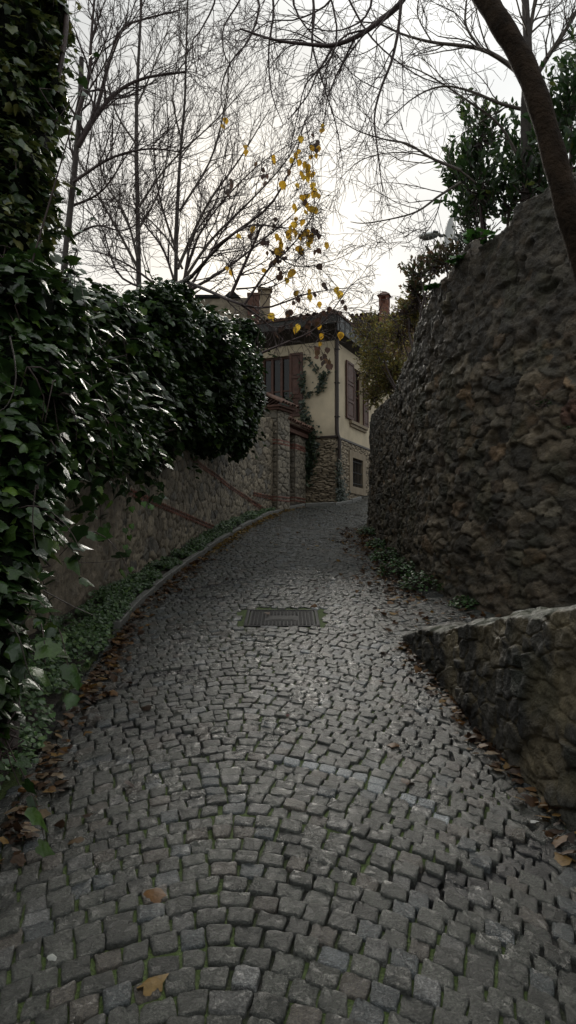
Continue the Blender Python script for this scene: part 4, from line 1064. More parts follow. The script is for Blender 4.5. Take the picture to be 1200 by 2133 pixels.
# climbers on the house
def vine(label, fr, paths, blobs, n_per, size, seed, w=.03, spread=.06):
    rg = np.random.default_rng(seed); base = fr(paths[0][0][0], w, paths[0][0][1]); t = empty('climbing_ivy', base, label, 'ivy'); st = []; pos = []
    for p in paths:
        q = smoothpath([fr(u, w - .01, z) for u, z in p], 30); st.append((q, np.linspace(.010, .004, 30)))
        for _ in range(int(n_per * len(p))): pos.append(q[rg.integers(30)] + rg.normal(0, spread, 3))
    for u, z, ru, rz, n in blobs:
        for _ in range(n): pos.append(fr(u + rg.normal(0, ru * .5), w + abs(rg.normal(0, .05)), z + rg.normal(0, rz * .5)))
    pos = np.array(pos); N = len(pos); W_ = fr(0, 1, 0) - fr(0, 0, 0)
    pos += W_ * np.maximum(0, .03 - ((pos - fr(0, 0, 0)) @ W_))[:, None]
    tubes('stem', st, M['twig'], t)
    leaves('foliage', T_IVY, pos, np.tile(W_ + [0, 0, .5], (N, 1)) + rg.normal(0, .35, (N, 3)), np.tile([[0, 0, -1.]], (N, 1)) + rg.normal(0, .5, (N, 3)), rg.uniform(*size, N), palette(N, [(.03, .045, .02), (.02, .035, .016), (.05, .065, .03)], [3, 3, 1], rg), M['ivyold'], t)
Lz = lambda px, py: ((lambda u: (u, float(P(px, py, 20.1 + .401 * u)[2])))((1.23 - (px - 600) / F * 20.1) / (.916 + (px - 600) / F * .401)))
vine('thin ivy stems creeping across the cream gable end beside the downpipe', fL, [[Lz(632, 745), Lz(645, 752), Lz(660, 770), Lz(672, 782), Lz(680, 780), Lz(694, 775)], [Lz(676, 785), Lz(674, 800), Lz(660, 815), Lz(645, 820), Lz(632, 830)]],
     [(*Lz(673, 792), .13, .24, 70), (*Lz(668, 812), .10, .08, 16), (*Lz(660, 768), .08, .1, 10)], 9, (.05, .09), 41)
vine('dense ivy tufts growing up the edge of the tall red shutter', fL, [[Lz(633, 870), Lz(634, 840), Lz(633, 800), Lz(632, 760)]], [(*Lz(634, 800), .10, .3, 60), (*Lz(635, 842), .10, .14, 26), (*Lz(637, 875), .16, .25, 110), (*Lz(600, 842), .25, .3, 60)], 6, (.05, .10), 42, w=.08)
vine('dark ivy curtain hanging between the gate pier and the stone base', fL, [[Lz(640, 1000), Lz(645, 950), Lz(643, 905)]], [(*Lz(644, 930), .28, .55, 420), (*Lz(640, 975), .2, .4, 250)], 10, (.06, .11), 43, w=.06)
vine('thin ivy climbing the stone corner below the downpipe', fR, [[(.15, 2.9), (.05, 3.5), (.1, 4.1)]], [(.12, 3.2, .35, .4, 300), (.08, 3.7, .2, .5, 180), (.4, 3.0, .5, .25, 200)], 10, (.04, .08), 44, w=.07)

# ================================================================== leafy shrubs
def shrub(name, label, cat, base, centers, nshoot, L, leafn, size, cols, w, seed, mat, up=.6, T_=T_OV, twig='twig', spread=.5, stout=.02, droop=0.0, alt=True, extra=()):
    """centers: ellipsoids (c, r); shoots start inside and grow out/up with alternate leaves"""
    rg = np.random.default_rng(seed); t = empty(name, base, label, cat); st = []; pos = []; nrm = []; tip = []
    base = np.array(base, float)
    for c, r in centers:
        c = np.array(c, float); q = smoothpath([base, base * .5 + c * .5 + rg.normal(0, .1, 3), c], 8); st.append((q, np.linspace(stout, stout * .5, 8)))
        for _ in range(nshoot):
            d = unit(rg.normal(size=3)); p = c + d * np.array(r) * rg.random() ** .5 * .8
            dr = unit(d * spread + np.array([0, 0, up]) + rg.normal(0, .35, 3)); l = L * rg.uniform(.5, 1.2); pts = [p]
            for s_ in range(6): dr = unit(dr + rg.normal(0, .12, 3) + [0, 0, .1 - droop]); pts.append(pts[-1] + dr * l / 6)
            pts = np.array(pts); st.append((pts, np.linspace(.006, .002, 7)))
            if rg.random() < .5: st.append((np.array([c + (p - c) * .2, c * .5 + p * .5 + rg.normal(0, .03, 3), p]), np.linspace(stout * .5, .006, 3)))
            for k in range(leafn):
                f = .1 + .9 * k / leafn; x = f * 6; i = min(int(x), 5); o = pts[i] + (pts[i + 1] - pts[i]) * (x - i); T1 = unit(pts[i + 1] - pts[i])
                sd = unit(np.cross(T1, rg.normal(size=3))); tp = unit(T1 * .7 + sd + np.array([0, 0, -droop]))
                pos.append(o + tp * size[0] * .5); tip.append(tp); nrm.append(np.cross(tp, np.cross(T1, tp) + rg.normal(0, .2, 3)) * -1 + [0, 0, .4])
    for e in extra: pos.append(e); tip.append(rg.normal(size=3)); nrm.append(rg.normal(size=3))
    N = len(pos)
    tubes('stem', st, M[twig], t)
    leaves('foliage', T_, np.array(pos), np.array(nrm) + rg.normal(0, .15, (N, 3)), np.array(tip), rg.uniform(*size, N), palette(N, cols, w, rg), mat, t)
    return t
def E(px, py, Y, rx, rz, ry): return (P(px, py, Y), (rx / F * Y, ry, rz / F * Y))
LC = [(.026, .055, .017), (.042, .08, .024), (.07, .11, .03), (.14, .17, .04)]
shrub('laurel', 'dark glossy evergreen laurel with upright shoots above the retaining wall', 'shrub', (*P(1030, 520, 10.4)[:2], 4.3), [E(1000, 400, 10.2, 60, 70, .7), E(1060, 430, 10.0, 70, 60, .7), E(1000, 300, 10.6, 60, 80, .6), E(965, 370, 10.8, 25, 40, .4), E(1090, 330, 10.5, 60, 80, .6), E(975, 450, 11, 22, 30, .4), E(1110, 400, 9.6, 50, 50, .5)],
      46, .55, 8, (.075, .12), LC, [5, 5, 1.2, .15], 51, M['laurel'], up=1.1, stout=.035)
shrub('laurel', 'evergreen laurel branch tips showing right of the leaning trunk', 'shrub', (*P(1260, 560, 8.6)[:2], 4.7), [E(1180, 360, 8.8, 45, 70, .5), E(1190, 250, 8.9, 35, 60, .5), E(1200, 470, 8.4, 50, 70, .5), E(1150, 300, 9.2, 25, 60, .4), E(1240, 150, 9.2, 40, 80, .5)],
      32, .55, 8, (.08, .125), LC, [5, 5, 1.2, .3], 52, M['laurel'], up=.8, stout=.03)
shrub('shrub', 'sparse reddish-leaved shrub on the wall top below the street lamp', 'shrub', (*P(900, 600, 11.5)[:2], 4.2), [E(875, 572, 11.8, 26, 20, .4), E(905, 560, 11.3, 26, 22, .4), E(868, 608, 12, 14, 14, .3), E(930, 548, 11, 25, 18, .3)],
      34, .30, 6, (.06, .09), [(.10, .075, .035), (.07, .085, .035), (.14, .08, .04)], [3, 4, 2], 53, M['dry'], up=.7)
shrub('shrub', 'airy fine-leaved shrub between the dish and the wall top', 'shrub', (*P(975, 540, 10.6)[:2], 4.3), [E(968, 520, 11, 25, 25, .3), E(992, 490, 10.6, 32, 30, .4)], 36, .26, 10, (.03, .05), [(.02, .035, .015), (.05, .05, .02)], [4, 2], 54, M['laurel'], up=.7)
shrub('climbing_shrub', 'golden-brown autumn climber spilling over the wall end beside the house window', 'climber', (*P(850, 760, 13.8)[:2], 4.15),
      [E(835, 700, 13.6, 42, 50, .5), E(790, 715, 14.4, 34, 60, .45), E(765, 690, 15, 20, 35, .35), E(790, 780, 15, 25, 45, .4), E(825, 770, 14.4, 32, 35, .4), E(850, 660, 13.2, 25, 28, .4), E(780, 820, 15.6, 18, 32, .3), E(865, 640, 12.6, 20, 22, .3), E(770, 760, 15.6, 14, 40, .3), E(815, 800, 14.8, 20, 25, .3)],
      110, .3, 9, (.035, .065), [(.22, .18, .045), (.28, .23, .06), (.15, .16, .045), (.38, .32, .10), (.16, .095, .04)], [4, 3, 4, 1, 2], 55, M['dry'], up=.2, droop=.15)
rgx = np.random.default_rng(3)
shrub('climbing_shrub', 'loose twigs with hanging brown leaves at the notch in the wall top', 'climber', (*P(880, 640, 12.2)[:2], 4.25), [E(852, 655, 12.6, 16, 16, .25), E(866, 628, 12.2, 14, 18, .25)], 22, .24, 6, (.06, .09), [(.06, .035, .025), (.09, .05, .025), (.04, .03, .02)], [3, 1, 2], 56, M['dry'], up=.3, droop=.2)
# bright big leaves on the wall edge
def clump(name, label, cat, c, r, n, size, cols, w, seed, T_=T_SM, group=None, mat='herb', flat=.9, stalk=True):
    rg = np.random.default_rng(seed); t = empty(name, c, label, cat, group); c = np.array(c, float)
    d = rg.normal(size=(n, 3)); d[:, 2] = np.abs(d[:, 2]); d /= np.linalg.norm(d, axis=1, keepdims=True)
    p = c + d * np.array(r) * rg.uniform(.35, 1, (n, 1)) ** .6
    if stalk: tubes('stem', [(smoothpath([c, c * .5 + q * .5 + rg.normal(0, .01, 3), q], 5), np.linspace(.003, .0015, 5)) for q in p[::2]], M['twig'], t)
    leaves('foliage', T_, p, d * (1 - flat) + np.array([0, 0, flat]) + rg.normal(0, .35, (n, 3)), d + rg.normal(0, .4, (n, 3)), rg.uniform(*size, n), palette(n, cols, w, rg), M[mat], t)
    return t
for i, (px, py, Y, lab) in enumerate(((1000, 488, 8.15, 'bright green broad leaves on the top edge of the retaining wall, upper clump'), (955, 535, 8.6, 'bright green creeping leaves on the wall edge just left of the upper clump'), (905, 592, 9.4, 'small green tuft at the left shoulder of the retaining wall top'))):
    clump('wall_plant', lab, 'wall plant', P(px, py + 12, Y), (.22, .12, .12) if i == 0 else (.14, .12, .10), 26, (.07, .12), [(.05, .14, .02), (.03, .09, .015)], [2, 2], 60 + i, T_IVY, 'small plants rooted on the retaining wall')
def wallpoint(px, py):
    # where the ray meets the retaining wall face (plan)
    s, q = resample(RW, .02); i = np.argmin(np.abs(q[:, 0] / q[:, 1] - (px - 600) / F)); return P(px, py, q[i, 1] - .10)
for i, (px, py, lab) in enumerate(((1133, 848, 'small fern-like tuft in the masonry joint at the right'), (940, 940, 'tiny green sprig midway up the retaining wall'), (1178, 895, 'tiny leafy sprig under the joint tuft at the right edge'), (1105, 1215, 'green weed low on the retaining wall above the parapet'))):
    clump('wall_plant', lab, 'wall plant', wallpoint(px, py), (.11, .08, .08) if i in (0, 3) else (.05, .05, .05), 34 if i in (0, 3) else 14, (.025, .05), [(.03, .075, .015), (.02, .05, .012)], [2, 2], 70 + i, T_SM, 'small plants rooted on the retaining wall')
# weeds at the foot of the right wall
labs = ['leafy weed clump at the far end of the wall foot', 'second weed clump from the far end of the wall foot', 'broad weed clump midway along the wall foot among brown leaves', 'largest lush weed clump at the wall foot', 'weed clump at the near end of the leafy wall foot', 'small weed tuft by the gap behind the low parapet']
for i, ((x, y), r) in enumerate(zip([(1.50, 14.6), (1.50, 13.0), (1.48, 11.6), (1.50, 10.4), (1.62, 9.4), (1.9, 8.35)], [.22, .2, .28, .32, .3, .16])):
    clump('weed', labs[i], 'weed', (x, y, float(ground(x, y))), (r, r * 1.9, r * .75), int(1300 * r), (.035, .06), [(.055, .12, .03), (.035, .085, .022), (.09, .16, .055)], [3, 3, 1], 80 + i, T_SM, 'weeds along the foot of the right wall')

# ground cover in the bed (uncountable)
rg = np.random.default_rng(77); N = 26000
Yg = rg.uniform(2.2, 18.8, N) ** 1.0; xl = xon(LW, np.clip(Yg, 0, 18.2)); xk = xon(LK, Yg) - .06
edge = .07 * (fbm(Yg * 2.5, Yg * 0, 3) - .5) * 2
near = Yg < 8
f = rg.random(N) ** .9; X = xk + edge + near * .05 - f * np.maximum(xk - xl - .08, .12)
hgt = (.05 + .16 * fbm(X * 3, Yg * 1.6, 3) * sstep(0, .35, f + .15)) * np.where(near, 1.15, 1.0)
z = ground(X, Yg) + .03 + hgt * rg.uniform(.3, 1, N)
keep = fbm(X * 4 + 3, Yg * 3, 3, 2) > .36
keep &= ~((Yg > 14) & (rg.random(N) < .35))
pos = np.column_stack([X, Yg, z])[keep]; N = len(pos)
gc = leaves('ground_cover', T_SM, pos, np.tile([[.25, -.25, 1.]], (N, 1)) + rg.normal(0, .4, (N, 3)), rg.normal(size=(N, 3)), rg.uniform(.025, .058, N), palette(N, [(.065, .125, .035), (.045, .09, .025), (.12, .19, .06), (.07, .115, .055)], [4, 4, 1, 2], rg), M['herb'])
tag(gc, 'low small-leaved ground cover filling the bed between kerb and wall', 'ground cover', None, 'stuff')

# fallen leaves (litter = stuff, the single conspicuous ones are things)
def litter():
    rg = np.random.default_rng(88); ps = []
    for _ in range(1500):
        Y = rg.uniform(3.0, 19.2); X = xon(LK, Y) + abs(rg.normal(0, .10)) + .01; 
        if fbm(np.array(Y * 1.3), np.array(1.), 3) < .40 and rg.random() < .6: continue
        ps.append((X, Y))
    for _ in range(900):
        Y = rg.uniform(8.6, 15.4); X = 1.55 - abs(rg.normal(0, .24)) * (1.25 if Y > 9.5 else 1.2); ps.append((X, Y))
    for _ in range(160): ps.append((rg.uniform(.9, 2.6), rg.uniform(7.2, 8.6)))
    for _ in range(260):
        Y = rg.uniform(2.3, 6.8); X = float(np.interp(Y, [p[1] for p in LOW[::-1]], [p[0] for p in LOW[::-1]])) - abs(rg.normal(0, .09)) - .0; ps.append((X, Y))
    for _ in range(60): ps.append((rg.uniform(-1.6, 1.5), rg.uniform(3, 17)))
    ps = np.array(ps); N = len(ps); z = ground(ps[:, 0], ps[:, 1]) + .012 + rg.random(N) * .022
    sz = rg.uniform(.03, .085, N); far_ = ((ps[:, 1] > 12) & (ps[:, 0] < .8))[:, None]; n = np.tile([[0, 0, 1.]], (N, 1)) + rg.normal(0, .28, (N, 3))
    o = leaves('leaf_litter', T_IVY, np.column_stack([ps, z]), n, rg.normal(size=(N, 3)), sz, np.where(far_, palette(N, [(.24, .16, .045), (.13, .08, .03)], [3, 3], rg), palette(N, [(.15, .075, .025), (.08, .042, .02), (.24, .14, .04), (.22, .16, .10), (.045, .025, .015)], [3, 5, 1.3, 1.6, 5], rg)), M['dry'])
    tag(o, 'brown and orange leaf litter drifted along both edges of the lane', 'leaf litter', None, 'stuff')
litter()
def onground(px, py):
    lo, hi = .5, 40
    for _ in range(40):
        md = (lo + hi) / 2; p = P(px, py, md)
        if p[2] > float(ground(p[0], md)): lo = md
        else: hi = md
    return P(px, py, lo)
FL = [(322, 1868, .085, (.17, .085, .03), 'flat orange-brown leaf left of centre in the foreground'), (316, 2052, .095, (.24, .15, .05), 'yellow-brown leaf nearest the camera, at the bottom of the lane'), (110, 2000, .035, (.5, .5, .45), 'tiny pale leaf scrap at the lower left'),
      (90, 1556, .11, (.22, .15, .08), 'curled tan leaf at the edge of the left ground cover'), (186, 1528, .07, (.2, .11, .03), 'small ochre leaf on the cobbles beside the dark gutter'), (1180, 1790, .11, (.22, .13, .04), 'ochre leaf at the right edge below the parapet'),
      (1100, 1622, .085, (.24, .10, .02), 'bright orange leaf at the foot of the parapet'), (1112, 1716, .035, (.55, .55, .52), 'tiny white leaf scrap near the parapet foot'), (820, 1280, .10, (.26, .15, .04), 'golden leaf by the gap behind the parapet'),
      (245, 1334, .12, (.2, .10, .02), 'orange leaf against the left kerb end'), (180, 1435, .12, (.15, .07, .02), 'rust leaf pile piece in the left gutter'), (850, 1355, .06, (.25, .2, .05), 'yellow leaf at the tip of the low parapet'), (160, 1752, .07, (.10, .06, .025), 'dull brown leaf flattened on the left cobbles'), (598, 1492, .035, (.2, .1, .09), 'tiny pinkish leaf in the middle of the lane')]
rg = np.random.default_rng(99)
for px, py, s, c, lab in FL:
    p = onground(px, py); o = leaves('fallen_leaf', T_IVY, np.array([[p[0], p[1], p[2] + .014]]), np.array([[0, -.15, 1.]]) + rg.normal(0, .12, (1, 3)), rg.normal(size=(1, 3)), np.array([s * 1.1]), np.array([c]), M['dry'])
    tag(o, lab, 'fallen leaf', 'single fallen leaves on the cobbles')
# ================================================================== bare trees
def tree(name, label, limbs, levels, seed, mat='twig', trunk=(), lv=None, base=None):
    rg = np.random.default_rng(seed); b0 = base if base is not None else (trunk[0][0][0] if trunk else limbs[0][0][0])
    t = empty(name, b0, label, 'tree'); br = []
    for l in trunk: sprout(l, br, rg, levels[1:] if lv is None else lv, .35)
    for l in limbs: br.append(l); sprout(l, br, rg, levels, .12)
    if trunk: tubes('trunk', list(trunk), M['bark'] if mat != 'pale' else M['bark'], t, 8)
    tubes('crown', br, M[mat], t)
    return t, br
RMIN[0] = .0030
LV = [(14, 1.7, 36, .15, 7), (6, .85, 38, .18, 5), (2, .42, 40, .2, 4)]
gz = lambda p: float(ground(*p[:2])) + 1.3
def trunkline(pix, Y, r0, r1):
    p, r = limb(pix, Y, r0, r1, 16); p = np.concatenate([[[p[0][0], p[0][1], gz(p[0])]], p]); r = np.concatenate([[r0 * 1.15], r]); return p, r
# upright tree with pale trunk (px 285)
tree('bare_tree', 'bare tree with the straight pale trunk rising behind the ivy, left of centre',
     [limb([(288, 560), (240, 470), (200, 400), (162, 330)], 15.5, .035, .012), limb([(290, 430), (350, 345), (450, 250), (525, 165)], 15.5, .03, .008), limb([(287, 540), (262, 450), (215, 370), (190, 250)], 15.2, .03, .009),
      limb([(288, 480), (330, 400), (350, 300), (345, 160)], 15.8, .028, .007), limb([(284, 300), (240, 230), (215, 120), (210, 20)], 15.4, .024, .006), limb([(286, 220), (320, 140), (350, 60), (380, -40)], 15.6, .024, .006)],
     LV, 101, 'twigpale', [trunkline([(290, 640), (287, 450), (284, 300), (286, 180), (292, 60), (298, -80)], 15.5, .058, .022)])
tree('bare_tree', 'bare tree with a forked trunk rising behind the middle of the ivy',
     [limb([(370, 560), (430, 430), (500, 330), (560, 230)], 16.5, .045, .010), limb([(372, 600), (440, 500), (520, 420), (600, 330), (640, 240)], 16.8, .045, .009), limb([(366, 520), (330, 400), (320, 280), (325, 180)], 16.5, .03, .008),
      limb([(374, 440), (440, 330), (470, 210), (480, 90)], 16.8, .035, .008), limb([(380, 560), (350, 500), (290, 440), (240, 420)], 16.2, .03, .007), limb([(380, 300), (360, 200), (375, 80), (370, -40)], 16.8, .025, .006)],
     LV, 102, 'twigpale', [trunkline([(365, 650), (369, 450), (376, 320), (385, 210), (388, 100), (392, -20)], 16.6, .05, .015)])
tree('bare_tree', 'dark bare tree with arching limbs beside the ivy column at the left',
     [limb([(162, 305), (195, 250), (240, 195), (300, 163), (385, 150)], 10.5, .045, .014), limb([(160, 300), (200, 230), (230, 120), (255, 60), (300, 40), (372, 22)], 10.8, .04, .01), limb([(160, 240), (185, 160), (190, 80), (200, -40)], 10.3, .04, .015),
      limb([(152, 380), (230, 330), (310, 310), (380, 318)], 10.4, .025, .008), limb([(148, 430), (210, 400), (260, 330), (300, 260)], 10.6, .022, .006), limb([(140, 500), (200, 470), (260, 480), (320, 440)], 10.6, .02, .005)],
     [(13, 1.15, 38, .16, 6), (6, .6, 40, .2, 5), (3, .3, 42, .25, 4)], 103, 'twig', [trunkline([(128, 620), (138, 520), (147, 430), (155, 360), (160, 300), (166, 240), (170, 120)], 10.5, .05, .034)])
# shrubby fan behind the ivy
tree('bare_tree', 'low bare tree fanning thin arching shoots to the right over the ivy',
     [limb([(390, 610), (430, 540), (480, 460), (540, 400)], 14.5, .03, .006), limb([(385, 610), (470, 560), (560, 490), (640, 420)], 14.2, .035, .006), limb([(380, 610), (400, 500), (450, 420), (490, 300)], 14.6, .03, .006), limb([(370, 610), (340, 520), (290, 450), (270, 380)], 14.6, .03, .006),
      limb([(350, 615), (280, 560), (220, 530), (170, 520)], 14.4, .03, .006), limb([(375, 610), (420, 480), (520, 360), (620, 290)], 14.8, .032, .006), limb([(340, 610), (250, 575), (210, 470), (160, 420)], 14.2, .03, .006)],
     [(16, 1.2, 36, .16, 7), (8, .6, 40, .2, 5), (3, .3, 42, .25, 4)], 104, 'twig', [trunkline([(370, 680), (378, 640), (382, 612)], 14.5, .07, .05)])
# tree still holding yellow leaves
RMIN[0] = .0022
lims = [limb([(385, 585), (440, 608), (500, 633), (560, 640), (640, 612), (720, 600)], [11.5, 9.8, 9.0, 9, 9, 9], .028, .004), limb([(500, 633), (540, 660), (570, 682), (610, 672), (640, 640)], 9.0, .016, .004), limb([(480, 617), (505, 560), (530, 505), (545, 470)], 9.0, .024, .012, dY=-.2),
        limb([(510, 633), (560, 560), (600, 520), (640, 470), (672, 400)], 8.9, .016, .004), limb([(492, 602), (540, 596), (590, 570), (640, 520)], 9.0, .013, .003), limb([(545, 735), (600, 712), (650, 690), (690, 650), (735, 590), (770, 575)], 8.6, .015, .003),
        limb([(400, 575), (470, 500), (560, 430), (610, 340), (635, 250)], [10.2, 9.6, 9.2, 9.2, 9.2], .026, .006), limb([(440, 520), (520, 470), (600, 475), (640, 455)], 9.1, .018, .004), limb([(560, 520), (620, 555), (700, 540), (770, 505)], 9.0, .010, .002), limb([(635, 250), (650, 330), (655, 430), (640, 520)], 9.1, .008, .003), limb([(620, 640), (680, 655), (740, 640), (800, 650)], 9, .006, .002)]
tb = P(352, 640, 13.6)
ty, br = tree('yellow_leaved_tree', 'thin tree with a hanging trail of yellow leaves before the house', lims, [(13, .6, 38, .2, 6, (0, 0, -.2)), (6, .3, 42, .25, 5, (0, 0, -.25)), (2, .14, 42, .25, 4, (0, 0, -.3))], 105, 'twig',
              [(smoothpath([(tb[0], 13.6, gz(tb)), tb, P(362, 600, 13.0), P(385, 585, 11.5), P(400, 575, 10.2)], 16), np.linspace(.06, .03, 16))], lv=[])
YL = [(668, 268), (630, 290), (650, 318), (655, 325), (665, 312), (620, 320), (608, 335), (623, 342), (640, 345), (643, 352), (648, 358), (632, 370), (642, 373), (618, 380), (654, 392), (655, 402), (660, 410), (628, 408), (642, 412), (615, 432), (615, 446), (637, 434), (648, 432), (648, 442), (664, 440),
      (630, 466), (605, 475), (612, 478), (600, 490), (613, 486), (636, 490), (640, 487), (650, 490), (645, 500), (632, 502), (618, 518), (628, 518), (643, 508), (582, 500), (590, 503), (578, 520), (585, 525), (584, 512), (498, 492), (528, 470), (607, 562), (598, 586), (556, 566), (478, 560), (706, 605),
      (677, 508), (565, 665), (612, 683), (622, 688), (645, 612), (663, 633), (468, 252), (511, 312), (572, 330), (586, 385), (618, 622), (668, 690), (708, 698), (668, 712), (730, 700)]
BR = [(655, 290), (662, 296), (552, 370), (548, 362), (600, 362), (530, 334), (485, 385), (475, 400), (468, 402), (490, 380), (520, 500), (524, 492), (552, 490), (548, 505), (556, 512), (572, 462), (570, 535), (575, 545), (580, 560), (585, 555), (582, 575), (594, 525), (596, 540), (655, 518), (634, 422), (653, 448), (656, 485), (660, 482),
      (670, 570), (674, 585), (678, 592), (621, 613), (620, 625), (650, 610), (604, 640), (600, 650), (718, 632), (683, 645), (692, 645), (656, 740), (660, 725), (672, 735), (676, 750), (684, 745), (686, 760), (680, 735), (640, 690), (590, 685), (575, 690), (600, 670), (630, 665), (646, 680), (668, 665), (660, 672), (700, 640), (385, 140), (390, 155), (353, 315)]
rg = np.random.default_rng(12)
T_LF = tmpl([(0, -.42), (.27, -.34), (.40, -.08), (.30, .2), (.1, .42), (0, .62), (-.1, .42), (-.30, .2), (-.40, -.08), (-.27, -.34)], .3, .25)
ALLP = []
def hang(name, lst, mult, T_, cols, w, size, parent, mat, Y0=9.0, j=5):
    ps = []
    for a, b_ in lst:
        for _ in range(mult if mult == 1 else rg.integers(1, mult + 1)): ps.append(P(a + rg.normal(0, j * .5), b_ + rg.normal(0, j), Y0 + rg.normal(0, .12)))
    ps = np.array(ps); N = len(ps); a = rg.uniform(0, 2 * np.pi, N)
    nn = np.column_stack([np.cos(a) * .7, -np.abs(np.sin(a)) - .5, rg.normal(0, .3, N)]); tp_ = np.tile([[0, 0, -1.]], (N, 1)) + rg.normal(0, .35, (N, 3)); sz = rg.uniform(*size, N); cl = palette(N, cols, w, rg)
    ALLP.extend(ps[:100] - tp_[:100] * sz[:100, None] * .4)
    for i in range(min(N, 100)): leaves(name, T_, ps[i:i + 1], nn[i:i + 1], tp_[i:i + 1], sz[i:i + 1], cl[i:i + 1], M[mat], parent)
hang('yellow_leaf', YL, 2, T_LF, [(.62, .36, .03), (.50, .30, .035), (.70, .46, .05)], [3, 2, 2], (.07, .11), ty, 'yellow')
hang('brown_leaf', BR, 3, T_LF, [(.10, .055, .04), (.07, .045, .035), (.14, .08, .04)], [3, 3, 1], (.055, .10), ty, 'dry', j=8)
A = np.array(ALLP); anc = np.array([q_ for p_, r_ in br if len(p_) > 6 for q_ in p_[::3]]); used = np.zeros(len(A), bool); tree_ = anc; tw = []
for _ in range(len(A)):
    D = np.linalg.norm(A[~used][:, None] - tree_[None], axis=2) + .25 * np.maximum(0, A[~used][:, None, 2] - tree_[None, :, 2]); i, j = np.unravel_index(D.argmin(), D.shape); ii = np.flatnonzero(~used)[i]
    a, b_ = tree_[j], A[ii]; md = (a + b_) / 2 + rg.normal(0, .02, 3) + [0, 0, .02]; tw.append((smoothpath([a, md, b_], 5), np.linspace(.0038, .0022, 5))); tree_ = np.concatenate([tree_, [b_, md]]); used[ii] = True
tubes('leaf_stalks', tw, M['twig'], ty)
# catkins / keys hanging from the fine twigs
ends = [p[-1] for p, r in br if len(p) <= 6]
ends = [ends[i] for i in rg.choice(len(ends), min(170, len(ends)), replace=False)]
for e in ends[:90]: tubes('catkin', [(np.array([e, e + [rg.normal(0, .01), 0, -.025], e + [rg.normal(0, .015), 0, -.05]]), np.array([.0035, .005, .002]))], M['twig'], ty)

RMIN[0] = .0017
# leaning tree on the right whose boughs arch over the lane
trunk = limb([(1470, 1190), (1385, 980), (1290, 760), (1222, 560), (1182, 430), (1150, 310), (1118, 200), (1085, 120), (1040, 45), (985, -45), (900, -160), (760, -260), (600, -300), (440, -290)], [5.9, 5.9, 5.8, 5.75, 5.7, 5.7, 5.7, 5.75, 5.8, 5.9, 6.1, 6.4, 6.8, 7.2], .125, .05, 50)
trunk = (trunk[0], np.concatenate([np.linspace(.125, .090, 20), np.linspace(.089, .085, 12), np.linspace(.09, .045, 18)]))
g0 = trunk[0][0].copy(); g0[2] = float(ground(*g0[:2])) - .1; trunk = (np.concatenate([[g0], trunk[0]]), np.concatenate([[.17], trunk[1]]))
p_, r_ = trunk; kn = 1 + .05 * np.sin(np.arange(len(r_)) * 1.7) ; trunk = (p_, r_ * kn)
t = empty('leaning_tree', g0, 'thick leaning trunk crossing the upper right corner in front of the retaining wall', 'tree')
tr = tubes('trunk', [trunk], M['trunk'], t, 18)
LD = [(10, .8, 38, .14, 8, (0, 0, -.22)), (4, .42, 40, .18, 6, (0, 0, -.2)), (2, .18, 45, .25, 4, (0, 0, -.1))]
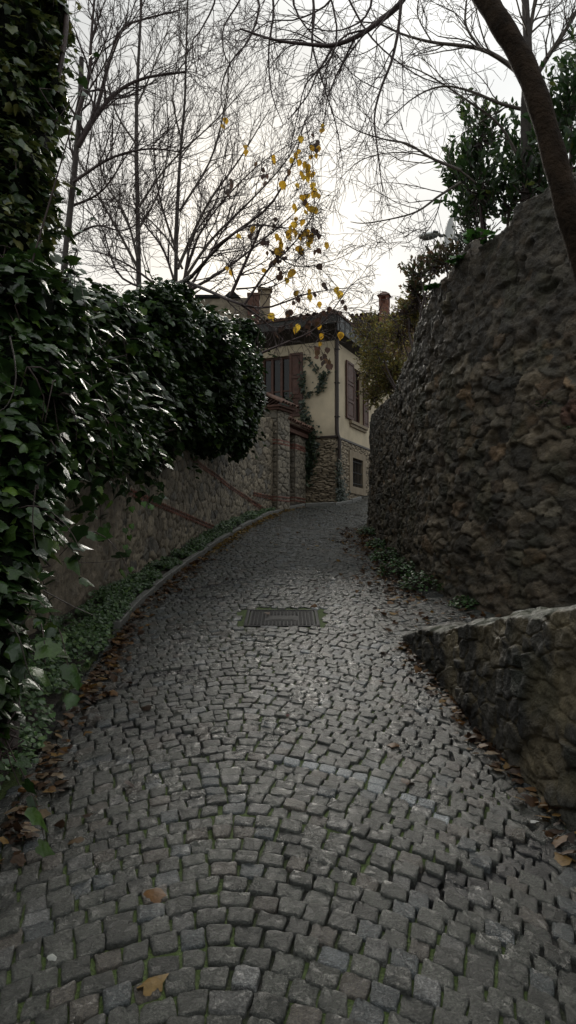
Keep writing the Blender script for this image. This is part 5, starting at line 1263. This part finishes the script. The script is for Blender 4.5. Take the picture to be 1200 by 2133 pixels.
lims = [limb([(860, -60), (840, 0), (790, 45), (740, 78), (690, 95), (640, 92), (600, 88), (560, 80), (500, 60)], 6.3, .030, .008, 20), limb([(695, 93), (675, 130), (662, 150), (640, 200), (600, 250)], 6.4, .012, .004), limb([(840, -40), (830, 60), (815, 130), (795, 180), (780, 240), (785, 300), (792, 360), (798, 400)], 6.2, .016, .004, 18),
        limb([(640, -60), (655, 20), (650, 90), (672, 170), (700, 260), (712, 330)], 6.6, .015, .004), limb([(620, -80), (610, 0), (640, 60), (690, 100), (740, 160), (800, 190)], 6.8, .015, .004), limb([(560, -80), (570, 20), (560, 100), (565, 190), (590, 260)], 6.9, .014, .004),
        limb([(500, -90), (540, 0), (520, 80), (480, 130), (460, 190), (470, 250)], 7.0, .014, .004), limb([(720, -90), (690, 0), (620, 40), (560, 45), (500, 90)], 6.7, .014, .004), limb([(660, -90), (700, 40), (690, 120), (640, 170), (620, 240), (600, 330)], 6.6, .012, .003),
        limb([(430, -90), (450, -10), (420, 60), (400, 90), (410, 150)], 7.2, .012, .004), limb([(780, -90), (770, 20), (720, 60), (660, 60), (600, 20)], 6.4, .013, .004), limb([(540, -90), (500, 0), (465, 60), (470, 120), (505, 170)], 7.2, .012, .003), limb([(700, -60), (760, 60), (830, 130), (900, 170), (960, 175)], 6.5, .012, .003)]
rg = np.random.default_rng(106); br = []
for l in lims: br.append(l); sprout(l, br, rg, LD, .1)
tubes('crown', br, M['twig'], t)

RMIN[0] = .0026
# tree behind the wall on the right
lims = [limb([(1098, 170), (1060, 135), (1010, 105), (960, 95), (900, 88), (840, 72), (790, 50), (740, 45)], 9.6, .04, .007, 20), limb([(1098, 230), (1040, 215), (980, 190), (920, 180), (860, 205), (800, 260)], 9.8, .028, .005, 18), limb([(960, 355), (900, 330), (850, 300), (800, 290), (740, 270), (690, 235)], 9.6, .022, .004, 18),
        limb([(1080, 330), (1040, 260), (960, 200), (880, 150), (820, 130)], 10, .024, .005, 18), limb([(960, 380), (915, 408), (870, 440), (820, 455), (760, 465), (730, 462)], 9.5, .020, .004, 18), limb([(920, 410), (908, 450), (890, 480), (850, 505)], 9.5, .009, .003), limb([(1098, 190), (1140, 120), (1180, 60), (1215, 0)], 9.6, .04, .02),
        limb([(1100, 120), (1105, 60), (1120, -30)], 9.6, .035, .02), limb([(1140, 120), (1165, 90), (1230, 60)], 9.5, .02, .01), limb([(1120, 260), (1160, 210), (1210, 190)], 9.6, .02, .008), limb([(1000, 100), (970, 50), (975, -20)], 9.7, .022, .01), limb([(990, 380), (940, 345), (850, 318), (760, 330), (700, 380)], 9.8, .016, .004, 18), limb([(900, 88), (870, 30), (880, -30)], 9.7, .015, .007), limb([(820, 70), (760, 110), (700, 120), (650, 100)], 9.8, .010, .003)]
tp = P(1097, 420, 9.7)
tree('bare_tree', 'bare tree with a mossy upright trunk behind the leaning one, spreading over the wall', lims, [(12, .9, 40, .15, 7, (0, 0, .0)), (5, .45, 42, .18, 5), (2, .2, 45, .25, 4)], 107, 'twigpale',
     [(smoothpath([(tp[0], 9.7, 4.2), P(1097, 300, 9.7), P(1096, 210, 9.6), P(1100, 120, 9.6), P(1095, 20, 9.6), P(1090, -120, 9.6)], 18), np.linspace(.085, .04, 18))], lv=[])
